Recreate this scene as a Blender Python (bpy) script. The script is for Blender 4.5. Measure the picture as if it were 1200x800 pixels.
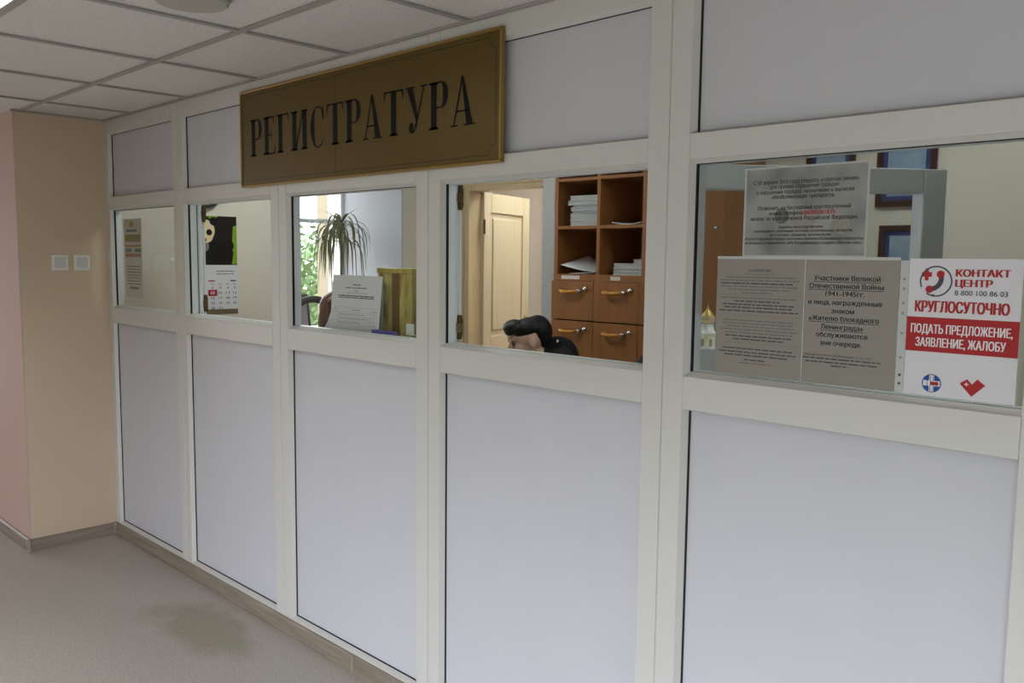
import bpy, bmesh, math, random
import numpy as np
from mathutils import Vector, Matrix
from mathutils.geometry import delaunay_2d_cdt
random.seed(7)
SC = bpy.context.scene
COL = SC.collection
for o in list(bpy.data.objects):
    bpy.data.objects.remove(o)

# ------------------------------------------------------------------ camera
YAW, PITCH, ROLL, FPX = -0.7726, -0.0960, 0.01116, 1003.3
CAM = Vector((0.0, -1.7306, 1.4827))
cd = bpy.data.cameras.new('camera'); cam = bpy.data.objects.new('camera', cd); COL.objects.link(cam)
cd.sensor_width = 36.0; cd.lens = FPX / 1200 * 36.0; cd.clip_start = 0.05; cd.clip_end = 200
_r0 = Vector((math.cos(YAW), -math.sin(YAW), 0)); _fh = Vector((math.sin(YAW), math.cos(YAW), 0)); _z = Vector((0, 0, 1))
_d = _fh * math.cos(PITCH) + _z * math.sin(PITCH); _u0 = -_fh * math.sin(PITCH) + _z * math.cos(PITCH)
_r = _r0 * math.cos(ROLL) + _u0 * math.sin(ROLL); _u = -_r0 * math.sin(ROLL) + _u0 * math.cos(ROLL)
cam.matrix_world = Matrix(((_r.x, _u.x, -_d.x, CAM.x), (_r.y, _u.y, -_d.y, CAM.y), (_r.z, _u.z, -_d.z, CAM.z), (0, 0, 0, 1)))
SC.camera = cam

# ------------------------------------------------------------------ colour management, world, lights
SC.view_settings.view_transform = 'Standard'; SC.view_settings.look = 'None'
SC.view_settings.exposure = 0.15; SC.view_settings.gamma = 1.0; SC.view_settings.use_curve_mapping = False
W = bpy.data.worlds.new('overcast_sky'); SC.world = W; W.use_nodes = True
W.node_tree.nodes['Background'].inputs[0].default_value = (0.855, 0.915, 1.0, 1)
W.node_tree.nodes['Background'].inputs[1].default_value = 6.3

def area(name, loc, target, sx, sy, power, col, spread=180):
    l = bpy.data.lights.new(name, 'AREA'); l.shape = 'RECTANGLE'; l.size = sx; l.size_y = sy; l.energy = power; l.color = col; l.spread = math.radians(spread)
    o = bpy.data.objects.new(name, l); COL.objects.link(o); o.location = loc
    o.rotation_euler = (Vector(target) - Vector(loc)).to_track_quat('-Z', 'Y').to_euler()
    return o
# daylight entering by the corridor windows (behind and beside the camera)
area('corridor_window_daylight', (0.8, -2.80, 0.62), (0.8, 0.0, 0.40), 2.0, 1.0, 6.5, (0.86, 0.93, 1.0), 112)
area('far_corridor_daylight', (-8.9, -1.6, 0.9), (-5, -1.2, 0.5), 1.4, 1.2, 19, (1.0, 0.90, 0.89))
# daylight through the registry's own window, from just outside the niche
area('registry_window_daylight', (-6.1, 1.2, 1.75), (-3.6, 1.45, 1.2), 1.6, 1.6, 10, (0.92, 0.97, 1.0))
# sky light is sampled through the window openings
for nm, lo, ta, sx, sy in (('portal_corridor', (0.8, -2.88, 0.62), (0.8, 0, 0.62), 2.0, 1.06), ('portal_corridor_second', (-2.1, -2.88, 0.62), (-2.1, 0, 0.62), 2.0, 1.06),
                           ('portal_end', (3.52, -1.5, 0.75), (0, -1.5, 0.75), 1.3, 1.1), ('portal_niche', (-5.37, 1.46, 1.58), (0, 1.46, 1.58), 0.97, 1.35), ('portal_far', (-9.02, -1.6, 1.4), (0, -1.6, 1.4), 1.4, 1.4)):
    area(nm, lo, ta, sx, sy, 1, (1, 1, 1)).data.cycles.is_portal = True

# ------------------------------------------------------------------ materials
def lin(c):
    return tuple(((v / 255) / 12.92 if v / 255 <= 0.04045 else ((v / 255 + 0.055) / 1.055) ** 2.4) for v in c) + (1,)
MATS = {}
def mat(name, rgb, rough=0.6, metal=0.0, spec=0.4, emit=None, noise=None, bump=None, coat=0.0):
    """noise = (scale xyz, amount, second rgb or None, detail); bump = (scale, strength)"""
    if name in MATS: return MATS[name]
    m = bpy.data.materials.new(name); m.use_nodes = True; nt = m.node_tree; b = nt.nodes['Principled BSDF']
    b.inputs['Base Color'].default_value = lin(rgb); b.inputs['Roughness'].default_value = rough
    b.inputs['Metallic'].default_value = metal; b.inputs['Specular IOR Level'].default_value = spec
    b.inputs['Coat Weight'].default_value = coat
    if emit:
        b.inputs['Emission Color'].default_value = lin(emit[0]); b.inputs['Emission Strength'].default_value = emit[1]
    tc = nt.nodes.new('ShaderNodeTexCoord')
    if noise:
        sc, amt, rgb2, det = noise
        mp = nt.nodes.new('ShaderNodeMapping'); mp.inputs['Scale'].default_value = sc
        nt.links.new(tc.outputs['Object'], mp.inputs[0])
        n = nt.nodes.new('ShaderNodeTexNoise'); n.inputs['Scale'].default_value = 1.0; n.inputs['Detail'].default_value = det
        nt.links.new(mp.outputs[0], n.inputs['Vector'])
        rp = nt.nodes.new('ShaderNodeValToRGB'); rp.color_ramp.elements[0].position = 0.5 - 0.5 * amt; rp.color_ramp.elements[1].position = 0.5 + 0.5 * amt
        rp.color_ramp.elements[0].color = lin(rgb2); rp.color_ramp.elements[1].color = lin(rgb)
        nt.links.new(n.outputs['Fac'], rp.inputs[0]); nt.links.new(rp.outputs[0], b.inputs['Base Color'])
    if bump:
        n2 = nt.nodes.new('ShaderNodeTexNoise'); n2.inputs['Scale'].default_value = bump[0]; n2.inputs['Detail'].default_value = 3
        nt.links.new(tc.outputs['Object'], n2.inputs['Vector'])
        bp = nt.nodes.new('ShaderNodeBump'); bp.inputs['Strength'].default_value = bump[1]; bp.inputs['Distance'].default_value = 0.004
        nt.links.new(n2.outputs['Fac'], bp.inputs['Height']); nt.links.new(bp.outputs[0], b.inputs['Normal'])
    MATS[name] = m
    return m

def glass_mat(name, tint, refl):
    m = bpy.data.materials.new(name); m.use_nodes = True; nt = m.node_tree; nt.nodes.clear()
    out = nt.nodes.new('ShaderNodeOutputMaterial'); mx = nt.nodes.new('ShaderNodeMixShader')
    tr = nt.nodes.new('ShaderNodeBsdfTransparent'); tr.inputs[0].default_value = tint
    gl = nt.nodes.new('ShaderNodeBsdfGlossy'); gl.inputs['Roughness'].default_value = 0.02
    fr = nt.nodes.new('ShaderNodeFresnel'); fr.inputs[0].default_value = refl
    ge = nt.nodes.new('ShaderNodeNewGeometry'); ml = nt.nodes.new('ShaderNodeMath'); ml.operation = 'MULTIPLY'; iv = nt.nodes.new('ShaderNodeMath'); iv.operation = 'SUBTRACT'; iv.inputs[0].default_value = 1.0
    nt.links.new(ge.outputs['Backfacing'], iv.inputs[1]); nt.links.new(fr.outputs[0], ml.inputs[0]); nt.links.new(iv.outputs[0], ml.inputs[1])
    nt.links.new(ml.outputs[0], mx.inputs[0]); nt.links.new(tr.outputs[0], mx.inputs[1]); nt.links.new(gl.outputs[0], mx.inputs[2])
    nt.links.new(mx.outputs[0], out.inputs[0]); MATS[name] = m
    return m
GLASS = glass_mat('clear_glass', (0.97, 0.98, 0.975, 1), 1.45)
GLASS_T = glass_mat('partition_glass', (0.90, 0.905, 0.90, 1), 1.6)

PVC = mat('white_pvc', (214, 212, 208), 0.38, bump=(60, 0.02))
PVC_IN = mat('white_pvc_inner', (226, 232, 236), 0.35)
PANEL = mat('white_sandwich_panel', (209, 209, 215), 0.45, noise=((6, 6, 6), 0.6, (206, 206, 213), 2))
GASKET = mat('black_rubber_gasket', (22, 24, 28), 0.7)
WALLB = mat('beige_paint', (213, 192, 167), 0.75, noise=((3, 3, 3), 0.8, (208, 186, 160), 3), bump=(140, 0.08))
WALLP = mat('pink_lit_beige', (208, 180, 170), 0.75, bump=(140, 0.08))  # pinkish light from the far corridor is put into this wall colour
WALLC = mat('corridor_paint', (196, 180, 158), 0.75, bump=(140, 0.06))
WALLR = mat('registry_beige_paint', (216, 209, 198), 0.75, bump=(120, 0.06))
REVEAL = mat('white_plaster', (176, 176, 180), 0.7, bump=(90, 0.05))
STUB = mat('grey_plaster', (176, 172, 172), 0.7, bump=(90, 0.05))
PINKW = mat('pale_pink_paint', (240, 226, 216), 0.7)
TEE = mat('grey_ceiling_tee', (168, 164, 159), 0.5)
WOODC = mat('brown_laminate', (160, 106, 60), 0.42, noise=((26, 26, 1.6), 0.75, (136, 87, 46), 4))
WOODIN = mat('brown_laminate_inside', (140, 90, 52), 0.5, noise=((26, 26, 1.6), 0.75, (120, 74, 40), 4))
ASH = mat('pale_ash_wood', (204, 187, 160), 0.45, noise=((34, 34, 1.3), 0.7, (190, 172, 142), 4))
ASHD = mat('ash_wood_casing', (206, 184, 150), 0.5, noise=((30, 30, 1.3), 0.7, (186, 162, 126), 4))
BASEB = mat('grey_brown_laminate', (160, 148, 134), 0.5, noise=((4, 4, 60), 0.7, (116, 104, 92), 5))
BASEJ = mat('grey_brown_plastic', (158, 148, 132), 0.5)
PAPER = mat('white_paper', (226, 226, 230), 0.7)
PAPERG = mat('shade_grey_paper', (152, 147, 140), 0.6)  # shade on the backlit sheets is put into the paper colour
INK = mat('black_ink', (34, 34, 36), 0.7)
INKG = mat('grey_ink', (82, 80, 80), 0.7)
RED = mat('red_ink', (176, 38, 44), 0.6)
WHITEINK = mat('white_ink', (238, 236, 238), 0.6)
BLUE = mat('blue_ink', (38, 84, 160), 0.6)
CHROME = mat('chrome', (205, 205, 205), 0.2, 1.0)
BRASSD = mat('dark_bronze_metal', (92, 78, 52), 0.4, 0.8)
BLACKP = mat('black_plastic', (22, 22, 24), 0.45)
BLACKF = mat('black_fabric', (17, 18, 23), 0.85, bump=(400, 0.2))
WHITEP = mat('white_plastic', (236, 234, 228), 0.35)
AMBER = mat('amber_plastic', (196, 128, 44), 0.25, coat=0.4)
SKIN = mat('skin', (236, 202, 180), 0.5, noise=((30, 30, 30), 0.9, (230, 192, 168), 2))
HAIRB = mat('black_hair', (20, 18, 24), 0.55, noise=((60, 60, 60), 0.9, (10, 9, 12), 3), bump=(90, 0.3))
HAIRR = mat('chestnut_hair', (98, 52, 36), 0.42, noise=((60, 60, 60), 0.9, (60, 30, 22), 3), bump=(90, 0.3))

# ------------------------------------------------------------------ mesh helpers
class MB:
    def __init__(s): s.v = []; s.f = []; s.mi = []; s.cur = 0
    def mesh(s, vs, fs):
        n = len(s.v); s.v += [tuple(v) for v in vs]; s.f += [tuple(i + n for i in f) for f in fs]; s.mi += [s.cur] * len(fs)
        return s
    def box(s, x0, x1, y0, y1, z0, z1, M=None):
        vs = [Vector((x, y, z)) for x in (x0, x1) for y in (y0, y1) for z in (z0, z1)]
        if M: vs = [M @ v for v in vs]
        fl = [(0, 1, 3, 2), (4, 6, 7, 5), (0, 4, 5, 1), (2, 3, 7, 6), (0, 2, 6, 4), (1, 5, 7, 3)]
        return s.mesh(vs, fl)
    def quad(s, a, b, c, d): return s.mesh([a, b, c, d], [(0, 1, 2, 3)])
    def tube(s, pts, r, n=10, cap=True, closed=False):
        pts = [Vector(p) for p in pts]; rs = r if isinstance(r, (list, tuple)) else [r] * len(pts)
        vs = []; fs = []; N = len(pts); up = Vector((0, 0, 1))
        prev = None
        for i, p in enumerate(pts):
            a = pts[(i - 1) % N] if (i > 0 or closed) else p; b = pts[(i + 1) % N] if (i < N - 1 or closed) else p
            t = (b - a).normalized()
            if prev is None:
                e = t.cross(up if abs(t.z) < 0.9 else Vector((1, 0, 0))).normalized()
            else:
                e = (prev - t * prev.dot(t)).normalized()
            prev = e; g = t.cross(e)
            for k in range(n):
                an = 2 * math.pi * k / n; vs.append(p + (e * math.cos(an) + g * math.sin(an)) * rs[i])
        for i in range(N if closed else N - 1):
            j = (i + 1) % N
            for k in range(n):
                fs.append((i * n + k, i * n + (k + 1) % n, j * n + (k + 1) % n, j * n + k))
        if cap and not closed:
            fs.append(tuple(range(n - 1, -1, -1))); fs.append(tuple((N - 1) * n + k for k in range(n)))
        return s.mesh(vs, fs)
    def lathe(s, prof, c=(0, 0, 0), n=28, M=None):
        vs = []; fs = []
        for (r, z) in prof:
            for k in range(n):
                a = 2 * math.pi * k / n; v = Vector((r * math.cos(a), r * math.sin(a), z))
                vs.append((M @ v if M else v) + Vector(c))
        for i in range(len(prof) - 1):
            for k in range(n):
                fs.append((i * n + k, i * n + (k + 1) % n, (i + 1) * n + (k + 1) % n, (i + 1) * n + k))
        fs.append(tuple(range(n - 1, -1, -1))); fs.append(tuple((len(prof) - 1) * n + k for k in range(n)))
        return s.mesh(vs, fs)
    def ball(s, c, r, M=None, nu=20, nv=12):
        c = Vector(c); r = r if isinstance(r, (tuple, list)) else (r, r, r); vs = []; fs = []
        for i in range(1, nv):
            t = math.pi * i / nv
            for k in range(nu):
                a = 2 * math.pi * k / nu
                v = Vector((r[0] * math.sin(t) * math.cos(a), r[1] * math.sin(t) * math.sin(a), r[2] * math.cos(t)))
                vs.append((M @ v if M else v) + c)
        top = len(vs); vs += [(M @ Vector((0, 0, r[2])) if M else Vector((0, 0, r[2]))) + c, (M @ Vector((0, 0, -r[2])) if M else Vector((0, 0, -r[2]))) + c]
        for i in range(nv - 2):
            for k in range(nu):
                fs.append((i * nu + k, (i + 1) * nu + k, (i + 1) * nu + (k + 1) % nu, i * nu + (k + 1) % nu))
        for k in range(nu):
            fs.append((top, k, (k + 1) % nu)); fs.append((top + 1, (nv - 2) * nu + (k + 1) % nu, (nv - 2) * nu + k))
        return s.mesh(vs, fs)
    def capsule(s, a, ra, b, rb):
        a = Vector(a); b = Vector(b); s.tube([a, b], [ra, rb], 14); s.ball(a, ra, None, 14, 10); s.ball(b, rb, None, 14, 10)
        return s
    def ring(s, X0, X1, Z0, Z1, x0, x1, z0, z1, yo, yi):
        """bevelled ring: outer rectangle at depth yo to inner rectangle at depth yi"""
        o = [(X0, yo, Z0), (X1, yo, Z0), (X1, yo, Z1), (X0, yo, Z1)]; i = [(x0, yi, z0), (x1, yi, z0), (x1, yi, z1), (x0, yi, z1)]
        return s.mesh(o + i, [(k, (k + 1) % 4, 4 + (k + 1) % 4, 4 + k) for k in range(4)])
    def rect_ring(s, X0, X1, Z0, Z1, x0, x1, z0, z1, y0, y1):
        s.box(X0, x0, y0, y1, Z0, Z1); s.box(x1, X1, y0, y1, Z0, Z1); s.box(x0, x1, y0, y1, Z0, z0); s.box(x0, x1, y0, y1, z1, Z1)
        return s
    def build(s, name, m, parent=None, bevel=0, smooth=False):
        me = bpy.data.meshes.new(name); me.from_pydata(s.v, [], s.f)
        for x in (m if isinstance(m, list) else [m]): me.materials.append(x)
        if isinstance(m, list): me.polygons.foreach_set('material_index', s.mi)
        bm = bmesh.new(); bm.from_mesh(me); bmesh.ops.recalc_face_normals(bm, faces=bm.faces); bm.to_mesh(me); bm.free()
        return link(name, me, parent, bevel, smooth)
def link(name, me, parent=None, bevel=0, smooth=False):
    o = bpy.data.objects.new(name, me); COL.objects.link(o)
    if smooth:
        for p in me.polygons: p.use_smooth = True
    if bevel:
        b = o.modifiers.new('bevel', 'BEVEL'); b.width = bevel; b.segments = 2; b.limit_method = 'ANGLE'
    if parent: adopt(o, parent)
    return o
def worldloc(o):
    p = Vector(o.location)
    return p
def adopt(o, parent):
    o.parent = parent
    base = Vector((0, 0, 0)); q = parent
    if q.parent is None and q.type == 'EMPTY': base = Vector(q.location)
    if q.type == 'EMPTY': o.matrix_parent_inverse = Matrix.Translation(-base)
def tag(o, label, cat, group=None, kind=None):
    o['label'] = label; o['category'] = cat
    if group: o['group'] = group
    if kind: o['kind'] = kind
    return o
def thing(name, label, cat, loc, group=None, kind=None):
    o = bpy.data.objects.new(name, None); COL.objects.link(o); o.location = loc; o.empty_display_size = 0.05
    return tag(o, label, cat, group, kind)
def struct(o, label=None, cat=None):
    o['kind'] = 'structure'
    if label: o['label'] = label; o['category'] = cat
    return o
def dup(root, delta, label=None, group=None):
    """copy of a thing with copies of its parts and sub-parts, moved by delta"""
    r = root.copy(); COL.objects.link(r); r.location = Vector(root.location) + Vector(delta)
    if label: r['label'] = label
    if group: r['group'] = group
    for ch in list(root.children):
        c = ch.copy(); COL.objects.link(c); c.parent = r
        for g in list(ch.children):
            d = g.copy(); COL.objects.link(d); d.parent = c
    return r
def fuse(mb, name, m, voxel, parent=None, smooth_it=4):
    """one continuous skin grown over overlapping forms"""
    o = mb.build(name + '_form', m)
    r = o.modifiers.new('r', 'REMESH'); r.mode = 'VOXEL'; r.voxel_size = voxel; r.use_smooth_shade = True
    sm = o.modifiers.new('s', 'SMOOTH'); sm.factor = 0.5; sm.iterations = smooth_it
    bpy.context.view_layer.update()
    dg = bpy.context.evaluated_depsgraph_get(); me = bpy.data.meshes.new_from_object(o.evaluated_get(dg)); me.name = name
    bpy.data.objects.remove(o)
    if not me.materials: me.materials.append(m)
    return link(name, me, parent, 0, True)

# text: built-in letters turned into flat meshes fitted to a rectangle in the plane (O, U, V)
def text_geo(txt):
    """outlines of the built-in letters filled by the non-zero rule"""
    c = bpy.data.curves.new('lettering', 'FONT'); c.body = txt; c.fill_mode = 'NONE'; c.resolution_u = 3
    o = bpy.data.objects.new('lettering', c); me = bpy.data.meshes.new_from_object(o)
    P = [v.co.xy.copy() for v in me.vertices]; E = [tuple(e.vertices) for e in me.edges]
    bpy.data.objects.remove(o); bpy.data.curves.remove(c); bpy.data.meshes.remove(me)
    V, _, F, _, _, _ = delaunay_2d_cdt(P, E, [], 0, 1e-7)
    A = np.array([P[a] for a, b in E]); B = np.array([P[b] for a, b in E]); XY = np.array([tuple(v) for v in V])
    C = XY[np.array([f[:3] for f in F])].mean(axis=1); keep = []
    for k in range(0, len(F), 400):
        x, y = C[k:k + 400, 0:1], C[k:k + 400, 1:2]
        cross = (A[:, 1] <= y) != (B[:, 1] <= y); dy = np.where(A[:, 1] == B[:, 1], 1.0, B[:, 1] - A[:, 1])
        right = A[:, 0] + (y - A[:, 1]) / dy * (B[:, 0] - A[:, 0]) > x
        w = (cross & right) * np.where(B[:, 1] > A[:, 1], 1, -1)
        keep += [f for f, q in zip(F[k:k + 400], w.sum(axis=1)) if q]
    return V, [tuple(f) for f in keep]
class Page:
    """a flat sheet with origin at its lower left corner, U to the right, V up, N towards the reader"""
    def __init__(s, O, U, V, w, h):
        s.O = Vector(O); s.U = Vector(U); s.V = Vector(V); s.N = s.U.cross(s.V); s.w = w; s.h = h; s.ink = {}
    def P(s, a, b, c=0.0): return s.O + s.U * (a * s.w) + s.V * (b * s.h) + s.N * c
    def mb(s, key): return s.ink.setdefault(key, MB())
    def text(s, key, txt, x0, x1, yc, hh, bold=0.0, lift=0.0006):
        """x0..x1 fractions from the left, yc centre fraction from the TOP, hh capital height as a fraction"""
        vs, fs = text_geo(txt)
        ax = min(v.x for v in vs); bx = max(v.x for v in vs)
        cap = 0.73; sx = (x1 - x0) / (bx - ax)
        for k_ in range(3 if bold else 1):
            sh = (k_ - 1) * bold * hh * s.h / s.w * 1.4 if bold else 0
            s.mb(key).mesh([s.P(x0 + sh + (v.x - ax) * sx, 1 - yc + (v.y - cap * 0.5) / cap * hh, lift + k_ * 0.00004) for v in vs], fs)
    def rect(s, key, x0, x1, y0, y1, lift=0.0004):
        s.mb(key).quad(s.P(x0, 1 - y1, lift), s.P(x1, 1 - y1, lift), s.P(x1, 1 - y0, lift), s.P(x0, 1 - y0, lift))
    def words(s, key, x0, x1, yc, hh, seed=0):
        """a line of print too small to read: short strokes of word length"""
        rnd = random.Random(seed); x = x0
        while x < x1 - 0.01:
            w = min(rnd.uniform(0.03, 0.12), x1 - x); s.rect(key, x, x + w, yc - hh / 2, yc + hh / 2, 0.0005); x += w + 0.012
    def disc(s, key, cx, cy, r, r0=0.0, a0=0, a1=360, lift=0.0005, n=40):
        """cx, cy fractions (cy from top); radii as a fraction of the width"""
        k = s.w / s.h; pts = []; fs = []
        for i in range(n + 1):
            a = math.radians(a0 + (a1 - a0) * i / n)
            for q in (r0, r): pts.append(s.P(cx + q * math.cos(a), 1 - cy + q * k * math.sin(a), lift))
        for i in range(n): fs.append((2 * i, 2 * i + 1, 2 * i + 3, 2 * i + 2))
        s.mb(key).mesh(pts, fs)
    def poly(s, key, pts, lift=0.0005):
        s.mb(key).mesh([s.P(a, 1 - b, lift) for a, b in pts], [tuple(range(len(pts)))])
    def sheet(s, name, m, parent=None, th=0.0006, curl=0.0):
        mb = MB(); a = [s.P(0, 0), s.P(1, 0), s.P(1, 1), s.P(0, 1)]; b = [p - s.N * th for p in a]
        mb.mesh(a + b, [(0, 1, 2, 3), (7, 6, 5, 4), (0, 4, 5, 1), (1, 5, 6, 2), (2, 6, 7, 3), (3, 7, 4, 0)])
        return mb.build(name, m, parent)
    def print_on(s, parent, names):
        for key, mb in s.ink.items():
            nm, m = names[key]; mb.build(nm, m, parent)

# ------------------------------------------------------------------ the setting: shell
ZC = 2.159; XL = -4.624; YB = 2.25; YO = -2.85; XR = 3.5; XF = -9.0
# floor with speckled lino and a faint damp-looking stain
fm = bpy.data.materials.new('speckled_linoleum'); fm.use_nodes = True; nt = fm.node_tree; b = nt.nodes['Principled BSDF']
b.inputs['Roughness'].default_value = 0.5; b.inputs['Specular IOR Level'].default_value = 0.3
tc = nt.nodes.new('ShaderNodeTexCoord')
def NODE(t, **k):
    n = nt.nodes.new(t)
    for a, v in k.items(): n.inputs[a].default_value = v
    return n
n1 = NODE('ShaderNodeTexNoise', Scale=150.0, Detail=5.0, Roughness=0.75); n2 = NODE('ShaderNodeTexNoise', Scale=2.4, Detail=4.0)
n3 = NODE('ShaderNodeTexNoise', Scale=3.2, Detail=5.0, Roughness=0.6)
for n in (n1, n2, n3): nt.links.new(tc.outputs['Object'], n.inputs['Vector'])
r1 = nt.nodes.new('ShaderNodeValToRGB'); r1.color_ramp.elements[0].position = 0.34; r1.color_ramp.elements[1].position = 0.66
r1.color_ramp.elements[0].color = lin((166, 158, 149)); r1.color_ramp.elements[1].color = lin((214, 207, 199))
nt.links.new(n1.outputs['Fac'], r1.inputs[0])
mp = NODE('ShaderNodeMapping'); mp.inputs['Location'].default_value = (3.22, 0.22, 0); nt.links.new(tc.outputs['Object'], mp.inputs[0])
mp2 = NODE('ShaderNodeMapping'); mp2.inputs['Rotation'].default_value = (0, 0, 0.18); mp2.inputs['Scale'].default_value = (1.25, 3.3, 1); nt.links.new(mp.outputs[0], mp2.inputs[0])
ln = nt.nodes.new('ShaderNodeVectorMath'); ln.operation = 'LENGTH'; nt.links.new(mp2.outputs[0], ln.inputs[0])
ad = nt.nodes.new('ShaderNodeMath'); ad.operation = 'MULTIPLY_ADD'; ad.inputs[1].default_value = 0.9; nt.links.new(n3.outputs['Fac'], ad.inputs[0]); nt.links.new(ln.outputs['Value'], ad.inputs[2])
r2 = nt.nodes.new('ShaderNodeValToRGB'); r2.color_ramp.elements[0].position = 0.75; r2.color_ramp.elements[1].position = 1.5
r2.color_ramp.elements[0].color = (0.75, 0.75, 0.75, 1); r2.color_ramp.elements[1].color = (0, 0, 0, 1); nt.links.new(ad.outputs[0], r2.inputs[0])
mx = nt.nodes.new('ShaderNodeMix'); mx.data_type = 'RGBA'; mx.blend_type = 'MULTIPLY'; mx.inputs['B'].default_value = lin((212, 213, 190))
nt.links.new(r2.outputs[0], mx.inputs['Factor']); nt.links.new(r1.outputs[0], mx.inputs['A'])
nt.links.new(mx.outputs['Result'], b.inputs['Base Color'])
fl = MB().box(XF, XR, YO, 0.06, -0.08, 0).box(XL, 2.2, 0.06, YB + 0.1, -0.08, 0).box(-5.6, -2.4, YB + 0.1, 3.75, -0.08, 0)
struct(fl.build('floor', fm), 'speckled beige linoleum floor', 'floor')
# corridor ceiling: pitted tiles between tees
cm = bpy.data.materials.new('mineral_fibre_tile'); cm.use_nodes = True; nt = cm.node_tree; b = nt.nodes['Principled BSDF']; b.inputs['Roughness'].default_value = 0.9
tc = nt.nodes.new('ShaderNodeTexCoord'); v1 = NODE('ShaderNodeTexNoise', Scale=130.0, Detail=2.0); nt.links.new(tc.outputs['Object'], v1.inputs['Vector'])
rr = nt.nodes.new('ShaderNodeValToRGB'); rr.color_ramp.elements[0].position = 0.30; rr.color_ramp.elements[1].position = 0.36
rr.color_ramp.elements[0].color = lin((184, 180, 176)); rr.color_ramp.elements[1].color = lin((222, 218, 214)); nt.links.new(v1.outputs['Fac'], rr.inputs[0]); nt.links.new(rr.outputs[0], b.inputs['Base Color'])
T0, TY = -4.270, -0.394
LX0, LX1, LY0, LY1 = T0 + 1.2, T0 + 3.0, -1.555, -0.955      # opening for the ceiling lights
ce = MB(); yrow = [0.0, TY, -0.955] + [-0.955 - 0.6 * k for k in range(1, 4)] + [YO]
xcol = [XF] + [T0 + 0.6 * i for i in range(-7, 13)] + [XR]
for j in range(len(yrow) - 1):
    for i in range(len(xcol) - 1):
        xa, xb, ya, yb = xcol[i], xcol[i + 1], yrow[j + 1], yrow[j]
        xc, yc = (xa + xb) / 2, (ya + yb) / 2
        if LY0 < yc < LY1 and (abs(xc - (T0 + 1.5)) < 0.1): continue
        ce.box(xa + 0.004, xb - 0.004, ya + 0.004, yb - 0.004, ZC + 0.008, ZC + 0.028)
ce.box(XF, XR, YO, 0.0, ZC + 0.22, ZC + 0.26)
ceil = struct(ce.build('ceiling', cm), 'suspended ceiling of pale pitted tiles', 'ceiling')
g = MB()
for y in yrow[1:-1]: g.box(XF, XR, y - 0.010, y + 0.010, ZC, ZC + 0.006)
for x in xcol[1:-1]: g.box(x - 0.009, x + 0.009, YO, 0, ZC + 0.0005, ZC + 0.0065)
g.build('ceiling_grid', TEE, ceil)
g = MB().box(XL, XR, -0.010, 0, ZC, ZC + 0.007).box(XL, XL + 0.016, -0.43, 0, ZC, ZC + 0.006).build('edge_trim', TEE, ceil)
# walls
struct(MB().box(XL - 0.6, XL, 1.94, YB + 0.1, 0, 2.6).box(XL - 0.9, XL, 0.02, 0.98, 0, 2.6).box(XL - 0.72, XL, 0.98, 1.94, 0, 0.92)
       .box(XL - 0.72, XL, 0.98, 1.94, 2.25, 2.6).box(XL - 0.9, XL - 0.6, 1.94, YB + 0.1, 0, 2.6).build('wall_left', WALLR), 'beige side wall of the registry with a deep window niche', 'wall')
struct(MB().box(XL - 0.4, XL, -0.418, 0.02, 0, 2.42).build('wall_corner', WALLB, bevel=0.006), 'beige wall end meeting the white partition', 'wall')
struct(MB().box(XF, XL - 0.4, -0.418, -0.3, 0, 2.42).box(XL - 0.4, XL - 0.001, -0.4195, -0.418, 0.0, 2.42).build('wall_recess', WALLP), 'corridor wall with pinkish light in its colour, running on past the corner', 'wall')
struct(MB().box(XF - 0.1, XF, YO, -2.3, 0, 2.42).box(XF - 0.1, XF, -0.9, -0.3, 0, 2.42).box(XF - 0.1, XF, -2.3, -0.9, 0, 0.7).box(XF - 0.1, XF, -2.3, -0.9, 2.1, 2.42).build('wall_far', WALLC))
struct(MB().box(XF, -3.1, YO - 0.1, YO, 0, 2.42).box(-1.1, -0.2, YO - 0.1, YO, 0, 2.42).box(-3.1, -1.1, YO - 0.1, YO, 0, 0.1).box(-3.1, -1.1, YO - 0.1, YO, 1.15, 2.42).box(1.8, XR, YO - 0.1, YO, 0, 2.42).box(-0.2, 1.8, YO - 0.1, YO, 0, 0.1).box(-0.2, 1.8, YO - 0.1, YO, 1.15, 2.42).build('wall_opposite', WALLC))
struct(MB().box(XR, XR + 0.1, YO, -2.15, 0, 2.42).box(XR, XR + 0.1, -0.85, 0.06, 0, 2.42).box(XR, XR + 0.1, -2.15, -0.85, 0, 0.2).box(XR, XR + 0.1, -2.15, -0.85, 1.3, 2.42).build('wall_end', WALLC))
OPL, OPR, OPT = -4.33, -3.585, 1.965
struct(MB().box(XL, OPL, YB, YB + 0.1, 0, 2.6).box(OPR, 2.2, YB, YB + 0.1, 0, 2.6).box(OPL, OPR, YB, YB + 0.1, OPT, 2.6).build('wall_back', WALLR), 'beige back wall of the registry', 'wall')
struct(MB().box(2.2, 2.3, 0.06, YB + 0.1, 0, 2.6).build('wall_right', WALLR))
struct(MB().box(-3.291, -3.196, 1.88, YB, 0, 2.6).build('wall_stub', STUB, bevel=0.004), 'narrow grey wall stub left of the brown cabinet', 'wall')
struct(MB().box(-5.6, -5.5, YB + 0.1, 3.75, 0, 2.6).box(-2.5, -2.4, YB + 0.1, 3.75, 0, 2.6).box(-5.6, -2.4, 3.65, 3.75, 0, 2.6).box(-4.86, -4.82, 3.62, 3.65, 0, 2.6).build('wall_beyond', PINKW), 'pale pink wall seen through the open wooden door', 'wall')
struct(MB().box(XL, 2.2, 0.06, YB + 0.1, 2.6, 2.68).box(-5.6, -2.4, YB + 0.1, 3.75, 2.6, 2.68).build('ceiling_registry', mat('ceiling_white', (228, 226, 222), 0.9)))
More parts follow.
